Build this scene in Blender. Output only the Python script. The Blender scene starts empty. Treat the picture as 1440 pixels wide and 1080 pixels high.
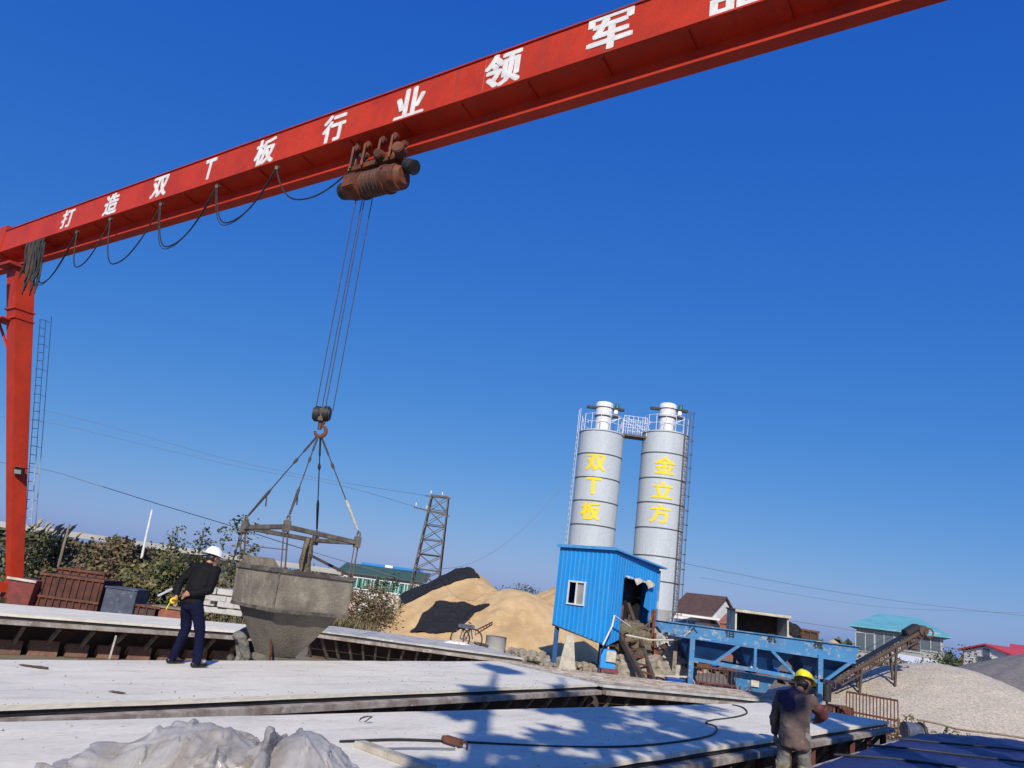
import bpy, bmesh, math, random
from mathutils import Vector, Matrix, noise
R = math.radians
random.seed(7)
S = bpy.context.scene
C = S.collection
# ------------------------------------------------------------------ camera, sky, sun, exposure
F, ROLL, PITCH, EYE = 1080.0, R(7.5), R(15.52), 2.3
cam_d = bpy.data.cameras.new('camera'); cam = bpy.data.objects.new('camera', cam_d); C.objects.link(cam)
cam_d.sensor_width = 36; cam_d.lens = 27; cam_d.clip_end = 4000; cam_d.clip_start = .05
fw = Vector((0, math.cos(PITCH), math.sin(PITCH))); up0 = Vector((0, -math.sin(PITCH), math.cos(PITCH)))
rt = Vector((1, 0, 0))
# pixel axes of the tilted phone
ax = rt * math.cos(ROLL) + up0 * math.sin(ROLL)
ay = -rt * math.sin(ROLL) + up0 * math.cos(ROLL)
cam.matrix_world = Matrix(((ax.x, ay.x, -fw.x, 0), (ax.y, ay.y, -fw.y, 0), (ax.z, ay.z, -fw.z, EYE), (0, 0, 0, 1)))
S.camera = cam
SUN_EL, SUN_AZ = R(34), R(182)          # azimuth clockwise from +Y: the sun stands behind the photographer
W = bpy.data.worlds.new('World'); S.world = W; W.use_nodes = True
nt = W.node_tree; bg = nt.nodes['Background']
sky = nt.nodes.new('ShaderNodeTexSky'); sky.sky_type = 'NISHITA'; sky.sun_disc = False
sky.sun_elevation = SUN_EL; sky.sun_rotation = SUN_AZ; sky.altitude = 0; sky.air_density = 1.0; sky.dust_density = .6; sky.ozone_density = 1.5
# camera-like rendering of the clear sky: each channel on its own tone curve
sp = nt.nodes.new('ShaderNodeSeparateColor'); cb = nt.nodes.new('ShaderNodeCombineColor'); nt.links.new(sky.outputs[0], sp.inputs[0])
for i, (k, p) in enumerate(((4.1, 1.33), (4.75, .75), (7.5, .28))):
    m1 = nt.nodes.new('ShaderNodeMath'); m1.operation = 'MULTIPLY'; m1.inputs[1].default_value = .1; nt.links.new(sp.outputs[i], m1.inputs[0])
    m2 = nt.nodes.new('ShaderNodeMath'); m2.operation = 'POWER'; m2.inputs[1].default_value = p; nt.links.new(m1.outputs[0], m2.inputs[0])
    m3 = nt.nodes.new('ShaderNodeMath'); m3.operation = 'MULTIPLY'; m3.inputs[1].default_value = k; nt.links.new(m2.outputs[0], m3.inputs[0])
    nt.links.new(m3.outputs[0], cb.inputs[i])
nt.links.new(cb.outputs[0], bg.inputs[0]); bg.inputs[1].default_value = .1
sd = bpy.data.lights.new('sun', 'SUN'); sd.energy = 4.7; sd.angle = R(.5); sd.color = (1, .925, .81)
sun = bpy.data.objects.new('sun', sd); C.objects.link(sun)
sv = Vector((math.sin(SUN_AZ) * math.cos(SUN_EL), math.cos(SUN_AZ) * math.cos(SUN_EL), math.sin(SUN_EL)))
sun.rotation_euler = sv.to_track_quat('Z', 'Y').to_euler(); sun.location = sv * 60
S.view_settings.view_transform = 'Standard'; S.view_settings.look = 'None'; S.view_settings.exposure = 0; S.view_settings.gamma = 1

# ------------------------------------------------------------------ helpers
def ray(px, py):
    dx, dy = px - 720, py - 540
    x = dx * math.cos(ROLL) + dy * math.sin(ROLL); y = -dx * math.sin(ROLL) + dy * math.cos(ROLL)
    return rt * (x / F) - up0 * (y / F) + fw
def az(px, py, z):
    r = ray(px, py); t = (z - EYE) / r.z; return Vector((r.x * t, r.y * t, z))
def ad(px, py, d):
    r = ray(px, py); t = d / r.y; return Vector((r.x * t, d, EYE + r.z * t))

class MB:
    def __init__(s): s.v = []; s.f = []; s.m = []; s.k = 0
    def add(s, vs, fs, k=None):
        o = len(s.v); s.v += [Vector(a) for a in vs]; s.f += [[i + o for i in f] for f in fs]; s.m += [s.k if k is None else k] * len(fs); return s
    def hexa(s, p): return s.add(p, [(0, 3, 2, 1), (4, 5, 6, 7), (0, 1, 5, 4), (1, 2, 6, 5), (2, 3, 7, 6), (3, 0, 4, 7)])
    def box(s, c, sz, M=None):
        c = Vector(c); x, y, z = [a / 2 for a in sz]
        p = [Vector(a) for a in ((-x, -y, -z), (x, -y, -z), (x, y, -z), (-x, y, -z), (-x, -y, z), (x, -y, z), (x, y, z), (-x, y, z))]
        if M is not None: p = [M @ a for a in p]
        return s.hexa([c + a for a in p])
    def beam(s, a, b, w, h, up=(0, 0, 1)):
        a, b = Vector(a), Vector(b); d = (b - a).normalized(); u = Vector(up)
        if abs(d.dot(u)) > .98: u = Vector((1, 0, 0))
        x = d.cross(u).normalized() * w / 2; y = x.cross(d).normalized() * h / 2
        return s.hexa([a - x - y, a + x - y, b + x - y, b - x - y, a - x + y, a + x + y, b + x + y, b - x + y])
    def frus(s, a, b, r0, r1, n=10, cap=True):
        a, b = Vector(a), Vector(b); d = (b - a).normalized(); u = Vector((0, 0, 1)) if abs(d.z) < .95 else Vector((1, 0, 0))
        x = d.cross(u).normalized(); y = x.cross(d); vs = []
        for p, r in ((a, r0), (b, r1)):
            for i in range(n):
                t = 2 * math.pi * i / n; vs.append(p + (x * math.cos(t) + y * math.sin(t)) * r)
        fs = [(i, (i + 1) % n, n + (i + 1) % n, n + i) for i in range(n)]
        if cap: fs += [tuple(range(n))[::-1], tuple(range(n, 2 * n))]
        return s.add(vs, fs)
    def tube(s, pts, r, n=6):
        pts = [Vector(p) for p in pts]; vs = []; pn = None
        for i, p in enumerate(pts):
            d = (pts[min(i + 1, len(pts) - 1)] - pts[max(i - 1, 0)]).normalized()
            u = pn if pn is not None else (Vector((0, 0, 1)) if abs(d.z) < .9 else Vector((1, 0, 0)))
            x = d.cross(u).normalized(); y = x.cross(d).normalized(); pn = y
            rr = r[i] if isinstance(r, (list, tuple)) else r
            for k in range(n):
                t = 2 * math.pi * k / n; vs.append(p + (x * math.cos(t) + y * math.sin(t)) * rr)
        fs = []
        for i in range(len(pts) - 1):
            for k in range(n): fs.append((i * n + k, i * n + (k + 1) % n, (i + 1) * n + (k + 1) % n, (i + 1) * n + k))
        fs += [tuple(range(n))[::-1], tuple(range((len(pts) - 1) * n, len(pts) * n))]
        return s.add(vs, fs)
    def lathe(s, c, prof, n=24):
        c = Vector(c); vs = []
        for r, z in prof:
            for i in range(n):
                t = 2 * math.pi * i / n; vs.append(c + Vector((math.cos(t) * r, math.sin(t) * r, z)))
        fs = [(j * n + i, j * n + (i + 1) % n, (j + 1) * n + (i + 1) % n, (j + 1) * n + i) for j in range(len(prof) - 1) for i in range(n)]
        fs += [tuple(range(n))[::-1], tuple(range((len(prof) - 1) * n, len(prof) * n))]
        return s.add(vs, fs)
    def prism(s, poly, off):
        off = Vector(off); n = len(poly); p = [Vector(a) for a in poly]; q = [a + off for a in p]
        return s.add(p + q, [tuple(range(n))[::-1], tuple(range(n, 2 * n))] + [(i, (i + 1) % n, n + (i + 1) % n, n + i) for i in range(n)])
    def torus(s, c, r, rr, axis, n=20, m=6):
        c = Vector(c); a = Vector(axis).normalized(); u = a.orthogonal().normalized(); w = a.cross(u); vs = []
        for i in range(n):
            t = 2 * math.pi * i / n; d = u * math.cos(t) + w * math.sin(t)
            for k in range(m):
                q = 2 * math.pi * k / m; vs.append(c + d * (r + rr * math.cos(q)) + a * rr * math.sin(q))
        return s.add(vs, [(i * m + k, ((i + 1) % n) * m + k, ((i + 1) % n) * m + (k + 1) % m, i * m + (k + 1) % m) for i in range(n) for k in range(m)])
    def build(s, name, mats, parent=None, smooth=True, fix=True, ang=40, bevel=0):
        me = bpy.data.meshes.new(name); off = Vector((0, 0, 0))
        if parent is not None: off = wloc(parent)
        me.from_pydata([tuple(v - off) for v in s.v], [], s.f)
        for m in (mats if isinstance(mats, (list, tuple)) else [mats]): me.materials.append(m)
        for p, k in zip(me.polygons, s.m): p.material_index = k
        if fix or bevel:
            b = bmesh.new(); b.from_mesh(me)
            if fix: bmesh.ops.recalc_face_normals(b, faces=b.faces)
            if bevel: bmesh.ops.bevel(b, geom=[e for e in b.edges if len(e.link_faces) == 2 and e.calc_face_angle(0) > .5], offset=bevel, segments=2, affect='EDGES')
            b.to_mesh(me); b.free()
        if smooth:
            me.shade_smooth(); me.set_sharp_from_angle(angle=R(ang))
        o = bpy.data.objects.new(name, me); C.objects.link(o)
        if parent is not None: o.parent = parent
        return o
def wloc(o):
    l = Vector(o.location)
    while o.parent is not None: o = o.parent; l = l + Vector(o.location)
    return l
def tag(o, label=None, cat=None, group=None, kind=None):
    if label: o['label'] = label
    if cat: o['category'] = cat
    if group: o['group'] = group
    if kind: o['kind'] = kind
    return o
def thing(name, label, cat, loc, group=None):
    o = bpy.data.objects.new(name, None); C.objects.link(o); o.location = loc; o.empty_display_size = .2
    return tag(o, label, cat, group)
def struct(o): o['kind'] = 'structure'; return o

# ------------------------------------------------------------------ materials
def mat(name, c, c2=None, scale=4, rough=.6, metal=0, bump=0, bscale=40, lo=.4, hi=.62, c3=None, s3=18, lo3=.55, hi3=.7, spec=.4, stretch=(1, 1, 1), trans=0, alpha=1, coat=0, streak=None, mrot=0):
    m = bpy.data.materials.new(name); m.use_nodes = True; t = m.node_tree; n = t.nodes; b = n['Principled BSDF']
    tc = n.new('ShaderNodeTexCoord'); mp = n.new('ShaderNodeMapping'); mp.vector_type = 'TEXTURE'; mp.inputs['Scale'].default_value = [1 / a for a in stretch]; mp.inputs['Rotation'].default_value = (0, 0, mrot)
    t.links.new(tc.outputs['Object'], mp.inputs[0])
    def ns(sc, det=7, ro=.6):
        q = n.new('ShaderNodeTexNoise'); q.inputs['Scale'].default_value = sc; q.inputs['Detail'].default_value = det; q.inputs['Roughness'].default_value = ro
        t.links.new(mp.outputs[0], q.inputs['Vector']); return q
    def ramp(src, a, z):
        q = n.new('ShaderNodeMapRange'); q.inputs[1].default_value = a; q.inputs[2].default_value = z; q.clamp = True
        t.links.new(src, q.inputs[0]); return q.outputs[0]
    def mix(f, a, z):
        q = n.new('ShaderNodeMix'); q.data_type = 'RGBA'; t.links.new(f, q.inputs[0])
        for i, s_ in ((6, a), (7, z)):
            if isinstance(s_, tuple): q.inputs[i].default_value = (*s_, 1)
            else: t.links.new(s_, q.inputs[i])
        return q.outputs[2]
    col = tuple(c)
    if c2: col = mix(ramp(ns(scale).outputs[0], lo, hi), tuple(c), tuple(c2))
    if c3: col = mix(ramp(ns(s3, 8, .7).outputs[0], lo3, hi3), col, tuple(c3))
    if streak:      # run-off marks: (colour, lo, hi, across, along)
        m2 = n.new('ShaderNodeMapping'); m2.inputs['Scale'].default_value = (streak[3], streak[3], streak[4]); t.links.new(tc.outputs['Object'], m2.inputs[0])
        q = n.new('ShaderNodeTexNoise'); q.inputs['Scale'].default_value = 1; q.inputs['Detail'].default_value = 6; q.inputs['Roughness'].default_value = .6; t.links.new(m2.outputs[0], q.inputs['Vector'])
        col = mix(ramp(q.outputs[0], streak[1], streak[2]), col, tuple(streak[0]))
    # fine tonal grain on everything
    g = ns(max(scale * 9, 30), 5)
    gm = n.new('ShaderNodeMapRange'); gm.inputs[1].default_value = .3; gm.inputs[2].default_value = .7; gm.inputs[3].default_value = .86; gm.inputs[4].default_value = 1.1
    t.links.new(g.outputs[0], gm.inputs[0]); hv = n.new('ShaderNodeHueSaturation'); t.links.new(gm.outputs[0], hv.inputs['Value'])
    if isinstance(col, tuple): hv.inputs['Color'].default_value = (*col, 1)
    else: t.links.new(col, hv.inputs['Color'])
    t.links.new(hv.outputs[0], b.inputs['Base Color'])
    b.inputs['Roughness'].default_value = rough; b.inputs['Metallic'].default_value = metal; b.inputs['Specular IOR Level'].default_value = spec
    b.inputs['Transmission Weight'].default_value = trans; b.inputs['Alpha'].default_value = alpha; b.inputs['Coat Weight'].default_value = coat
    if bump:
        bp = n.new('ShaderNodeBump'); bp.inputs['Strength'].default_value = bump; bp.inputs['Distance'].default_value = .03
        t.links.new(ns(bscale, 8, .65).outputs[0], bp.inputs['Height']); t.links.new(bp.outputs[0], b.inputs['Normal'])
    return m
M = dict(
    red=mat('red_paint', (.53, .045, .017), (.43, .036, .016), 1.2, .5, c3=(.27, .035, .022), s3=3, lo3=.57, hi3=.78, spec=.2, streak=((.33, .05, .03), .53, .75, 5, .7)),
    red_dark=mat('red_brown_paint', (.42, .03, .02), (.26, .03, .022), 2, .6),
    letter=mat('white_letter_paint', (.8, .8, .78), (.66, .64, .62), 6, .6),
    rust=mat('rust', (.17, .062, .034), (.09, .04, .026), 5, .85, bump=.4, c3=(.28, .13, .07), s3=14),
    rust_red=mat('rusty_red_steel', (.115, .038, .028), (.055, .026, .02), 4, .8, bump=.3),
    hoist=mat('weathered_orange_hoist', (.19, .05, .022), (.075, .036, .023), 3.5, .7, c3=(.03, .025, .02), s3=9, lo3=.54, hi3=.66, bump=.2),
    steel=mat('dark_steel', (.075, .065, .06), (.12, .08, .06), 6, .55, .3),
    black=mat('black_rubber', (.018, .018, .02), (.03, .03, .03), 8, .6),
    rope=mat('wire_rope', (.045, .042, .04), (.09, .075, .06), 20, .6),
    conc=mat('pale_cast_concrete', (.80, .745, .61), (.70, .655, .54), 1.2, .85, c3=(.52, .48, .40), s3=3.5, lo3=.52, hi3=.74, bump=.25, bscale=30, stretch=(.35, 1.3, 1), mrot=R(52)),
    conc2=mat('grey_weathered_concrete', (.50, .49, .46), (.36, .35, .33), 2.2, .9, c3=(.62, .6, .56), s3=7, bump=.3),
    conc3=mat('dark_form_steel', (.055, .045, .04), (.11, .06, .045), 3, .75, bump=.2),
    lip=mat('cement_splashed_rail', (.40, .36, .32), (.22, .17, .14), 3, .8, c3=(.55, .53, .5), s3=9, bump=.2),
    bracket=mat('cement_dusted_bracket', (.26, .23, .2), (.14, .1, .08), 6, .85),
    footing=mat('brown_stained_footing', (.25, .13, .09), (.17, .1, .075), 4, .9, c3=(.34, .28, .23), s3=10, bump=.3),
    skip=mat('cement_caked_steel', (.27, .235, .18), (.16, .14, .11), 2.2, .8, c3=(.36, .32, .25), s3=6, lo3=.56, hi3=.7, bump=.5, bscale=28),
    skip_low=mat('wet_caked_cement', (.20, .175, .135), (.15, .13, .10), 2.5, .85, c3=(.25, .22, .17), s3=10, bump=.9, bscale=30),
    skip_dark=mat('oily_dark_steel', (.07, .06, .05), (.17, .15, .125), 4, .7, bump=.3),
    moss=mat('mortar_crust', (.2, .17, .11), (.1, .08, .055), 12, .9, bump=1, bscale=25),
    silo=mat('white_silo_paint', (.50, .55, .59), (.455, .50, .54), 1.2, .5, c3=(.41, .44, .46), s3=4, lo3=.58, hi3=.8, stretch=(1, 1, .25), streak=((.36, .37, .37), .58, .85, 6, .22)),
    band=mat('dark_weld_band', (.05, .055, .06), (.09, .1, .1), 6, .7),
    yellow=mat('yellow_sign_paint', (.88, .66, .015), (.8, .6, .03), 6, .6),
    white=mat('white_paint', (.75, .76, .77), (.62, .63, .64), 5, .5),
    galv=mat('galvanised_steel', (.52, .54, .56), (.38, .4, .42), 8, .45, .3),
    green=mat('green_motor', (.02, .16, .10), (.03, .1, .07), 6, .5),
    hut=mat('bright_blue_sheet', (.022, .31, .76), (.02, .275, .70), .9, .42, c3=(.05, .30, .68), s3=3, lo3=.55, hi3=.8, stretch=(1, 1, .35), streak=((.10, .28, .5), .52, .78, 5, .5), bump=.15, bscale=4),
    hut2=mat('pale_blue_flashing', (.10, .36, .70), (.07, .28, .6), 4, .5),
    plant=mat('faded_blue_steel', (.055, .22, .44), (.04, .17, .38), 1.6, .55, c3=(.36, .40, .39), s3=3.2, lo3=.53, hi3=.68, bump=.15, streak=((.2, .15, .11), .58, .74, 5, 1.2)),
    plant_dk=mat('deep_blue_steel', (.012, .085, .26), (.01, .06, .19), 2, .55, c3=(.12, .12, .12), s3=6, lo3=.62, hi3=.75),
    ink=mat('black_stencil_paint', (.012, .016, .02), (.03, .035, .04), 9, .7),
    cream=mat('cement_crusted_plate', (.58, .54, .44), (.42, .38, .3), 5, .85, bump=.4),
    brownblack=mat('rusted_dark_plate', (.05, .035, .025), (.085, .055, .038), 5, .85),
    sand=mat('yellow_sand', (.55, .385, .20), (.45, .30, .145), .45, .95, c3=(.62, .44, .24), s3=2.2, lo3=.5, hi3=.72, bump=.7, bscale=22),
    gravel=mat('pale_gravel', (.55, .48, .38), (.36, .31, .24), 13, .95, lo=.44, hi=.6, c3=(.70, .62, .52), s3=24, lo3=.54, hi3=.64, bump=1.0, bscale=26),
    gravel2=mat('grey_gravel', (.22, .2, .185), (.16, .145, .135), 6, .95, c3=(.28, .26, .24), s3=12, bump=.9, bscale=12),
    dirt=mat('cement_dust_dirt', (.21, .18, .14), (.15, .125, .095), .7, .95, c3=(.33, .29, .24), s3=2.5, bump=.5, bscale=12),
    net=mat('black_shade_net', (.008, .008, .01), (.015, .015, .018), 5, .8, bump=.3, bscale=14),
    bluenet=mat('dark_blue_covering', (.012, .016, .085), (.02, .026, .13), 2.5, .5, c3=(.04, .05, .17), s3=30, lo3=.5, hi3=.7, bump=.6, bscale=50, stretch=(1, 1, 1)),
    film=mat('milky_plastic_film', (.66, .64, .60), (.50, .46, .40), 2.2, .13, c3=(.30, .23, .15), s3=2.6, lo3=.54, hi3=.68, spec=.9, bump=.25, bscale=14, stretch=(2.4, .7, .5)),
    wood=mat('weathered_timber', (.27, .21, .15), (.18, .135, .1), 5, .85, stretch=(1, 1, .2), bump=.3),
    palewood=mat('pale_timber', (.5, .46, .38), (.38, .34, .27), 5, .85, bump=.2),
    glass=mat('window_glass', (.09, .12, .14), None, 4, .08, spec=.8),
    greyglass=mat('frosted_grey_pane', (.33, .34, .33), (.28, .29, .28), 3, .25, spec=.6),
    tealglass=mat('teal_glazing', (.035, .17, .15), (.06, .24, .21), 1.5, .15, spec=.7),
    blueglass=mat('blue_glazing', (.05, .13, .27), (.09, .2, .36), 1.5, .15, spec=.7),
    plaster=mat('white_plaster', (.74, .73, .70), (.64, .63, .6), 1, .9),
    greyplaster=mat('grey_plaster', (.36, .36, .34), (.28, .28, .27), 1, .9),
    tile=mat('brown_roof_tile', (.105, .06, .048), (.075, .045, .038), 3, .8, bump=.4, bscale=8),
    redroof=mat('red_roof_sheet', (.55, .06, .07), (.46, .05, .06), 1.5, .6),
    orange=mat('orange_tile', (.34, .13, .08), (.26, .1, .06), 3, .8),
    tealroof=mat('teal_roof_sheet', (.15, .42, .47), (.12, .36, .42), .8, .5),
    blueroof=mat('blue_roof_sheet', (.05, .30, .62), (.04, .25, .55), .8, .5),
    greenroof=mat('dark_green_roof', (.05, .11, .085), (.04, .085, .07), 1, .7),
    pinkwall=mat('pink_render', (.52, .38, .33), (.44, .32, .27), 2, .9),
    leaf=mat('olive_leaf', (.105, .115, .042), (.07, .085, .03), 3, .6),
    leaf2=mat('yellow_green_leaf', (.20, .175, .07), (.15, .14, .05), 3, .6),
    leaf3=mat('brown_dry_leaf', (.19, .13, .075), (.13, .09, .05), 3, .8),
    leafdk=mat('dark_green_leaf', (.03, .05, .016), (.02, .035, .012), 3, .55),
    straw=mat('dry_grass', (.28, .22, .12), (.19, .15, .075), 3, .85),
    plume=mat('reed_plume', (.42, .34, .24), (.3, .24, .17), 3, .9),
    bark=mat('bark', (.11, .085, .06), (.07, .055, .04), 8, .9, bump=.5),
    skin=mat('skin', (.42, .22, .15), (.36, .18, .12), 6, .5),
    hair=mat('black_hair', (.015, .013, .012), (.03, .027, .025), 30, .5),
    jacket=mat('black_jacket_cloth', (.006, .006, .007), (.01, .01, .011), 4, .8, spec=.15, bump=.25, bscale=25),
    navy=mat('navy_trouser_cloth', (.006, .007, .025), (.009, .011, .034), 4, .95, spec=.08, bump=.2, bscale=25),
    shoe=mat('black_shoe', (.012, .012, .014), None, 4, .35),
    helmw=mat('white_helmet', (.82, .83, .84), None, 4, .25),
    helmy=mat('yellow_helmet', (.78, .68, .02), None, 4, .3),
    tape=mat('yellow_tape', (.75, .70, .02), (.6, .55, .02), 9, .45),
    brownjk=mat('brown_grey_jacket', (.125, .088, .075), (.085, .06, .055), 3, .85, c3=(.2, .15, .125), s3=6, bump=.3, bscale=22),
    purple=mat('dark_purple_cloth', (.022, .013, .05), (.03, .018, .06), 5, .8, bump=.2),
    maroon=mat('maroon_sleeve', (.2, .062, .055), (.15, .045, .042), 5, .85, bump=.2),
    khaki=mat('muddy_camouflage', (.27, .23, .16), (.12, .11, .07), 9, .9, c3=(.3, .27, .2), s3=12, lo3=.52, hi3=.6),
    greytr=mat('grey_work_trousers', (.22, .21, .195), (.13, .125, .115), 5, .9, bump=.2),
    boot=mat('muddy_boot', (.06, .055, .045), (.13, .11, .085), 8, .7),
    sleeper=mat('concrete_sleeper', (.52, .50, .47), (.42, .4, .37), 3, .9, bump=.3),
    crate=mat('grey_blue_sheet', (.08, .095, .14), (.05, .058, .085), 3, .5, c3=(.2, .21, .25), s3=8),
    redbin=mat('faded_red_bin', (.24, .055, .05), (.14, .045, .04), 4, .6),
    brick=mat('red_brick', (.30, .11, .07), (.22, .085, .06), 8, .9, bump=.3),
    stone=mat('rubble_stone', (.33, .29, .23), (.22, .19, .15), 5, .95, c3=(.45, .41, .34), s3=9, bump=.8, bscale=12),
    wire=mat('line_wire', (.16, .18, .22), None, 4, .6),
    roadc=mat('pale_viaduct_concrete', (.42, .41, .38), (.36, .35, .33), .3, .9),
    bluebox=mat('blue_box_paint', (.015, .09, .42), (.02, .07, .33), 4, .5),
    yelbag=mat('cream_bag', (.55, .45, .2), (.4, .32, .14), 5, .8),
)

def see_through(m, trl, trp):     # thin milky film: part of the light goes through
    t = m.node_tree; n = t.nodes; b = n['Principled BSDF']; out = n['Material Output']
    tr = n.new('ShaderNodeBsdfTranslucent'); tr.inputs[0].default_value = (.7, .68, .64, 1); tp = n.new('ShaderNodeBsdfTransparent'); a, c = n.new('ShaderNodeMixShader'), n.new('ShaderNodeMixShader')
    a.inputs[0].default_value = trl; c.inputs[0].default_value = trp
    t.links.new(b.outputs[0], a.inputs[1]); t.links.new(tr.outputs[0], a.inputs[2]); t.links.new(a.outputs[0], c.inputs[1]); t.links.new(tp.outputs[0], c.inputs[2]); t.links.new(c.outputs[0], out.inputs[0])
see_through(M['film'], .35, .28)

def heightmesh(name, fn, x0, x1, y0, y1, step, m, parent=None, zmin=.02, drop=.05):
    mb = MB(); nx = int((x1 - x0) / step); ny = int((y1 - y0) / step); idx = {}
    for j in range(ny + 1):
        for i in range(nx + 1):
            x, y = x0 + i * step, y0 + j * step; z = fn(x, y)
            idx[i, j] = len(mb.v); mb.v.append(Vector((x, y, max(z, -drop))))
    for j in range(ny):
        for i in range(nx):
            q = [idx[i, j], idx[i + 1, j], idx[i + 1, j + 1], idx[i, j + 1]]
            if max(mb.v[k].z for k in q) > zmin: mb.f.append(q); mb.m.append(0)
    used = sorted({k for f in mb.f for k in f}); rm = {k: i for i, k in enumerate(used)}
    mb.v = [mb.v[k] for k in used]; mb.f = [[rm[k] for k in f] for f in mb.f]
    return mb.build(name, m, parent, fix=False, ang=80)
def fbm(x, y, z=0, o=4): return noise.fractal(Vector((x, y, z)), 1.0, 2.0, o)

def glyph(ch, size, bold=.022):
    cu = bpy.data.curves.new('t', 'FONT'); cu.body = ch; cu.size = size; cu.offset = bold * size; cu.resolution_u = 4
    ob = bpy.data.objects.new('t', cu); C.objects.link(ob); bpy.context.view_layer.update()
    me = bpy.data.meshes.new_from_object(ob.evaluated_get(bpy.context.evaluated_depsgraph_get()))
    b = bmesh.new(); b.from_mesh(me)
    bpy.data.objects.remove(ob); bpy.data.curves.remove(cu); bpy.data.meshes.remove(me)
    xs = [v.co.x for v in b.verts]; ys = [v.co.y for v in b.verts]; c = Vector(((min(xs) + max(xs)) / 2, (min(ys) + max(ys)) / 2, 0))
    for v in b.verts: v.co -= c
    return b, max(xs) - min(xs), max(ys) - min(ys)
def flat_glyph(ch, w, h, o, ux, uy, m, parent, name='painted_character', bold=.028):
    b, gw, gh = glyph(ch, 1.0, 0); o, ux, uy = Vector(o), Vector(ux), Vector(uy); mb = MB(); nn = ux.cross(uy)
    b.verts.index_update()
    # brush width: the strokes are laid over each other a hair apart
    for k, (i, j) in enumerate(((0, 0), (1, .5), (-1, .5), (1, -.5), (-1, -.5), (0, .8), (0, -.8), (.5, .3), (-.5, -.3))):
        mb.add([o + ux * ((v.co.x / gw + i * bold) * w) + uy * ((v.co.y / gh + j * bold) * h) + nn * k * .0006 for v in b.verts], [[v.index for v in f.verts] for f in b.faces])
    b.free()
    return mb.build(name, m, parent, smooth=False, fix=False)

# ------------------------------------------------------------------ setting: ground
def ground_fn():
    mb = MB(); n = 90; L = 900
    xs = [math.copysign(abs(t) ** 3, t) * L for t in [(-1 + 2 * i / n) for i in range(n + 1)]]
    for y in xs:
        for x in xs:
            mb.v.append(Vector((x, y + 30, fbm(x * .15, y * .15) * .03 * (1 if abs(x) < 60 else 0))))
    for j in range(n):
        for i in range(n): mb.f.append((j * (n + 1) + i, j * (n + 1) + i + 1, (j + 1) * (n + 1) + i + 1, (j + 1) * (n + 1) + i)); mb.m.append(0)
    return mb
struct(ground_fn().build('ground', M['dirt'], fix=False))

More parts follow.
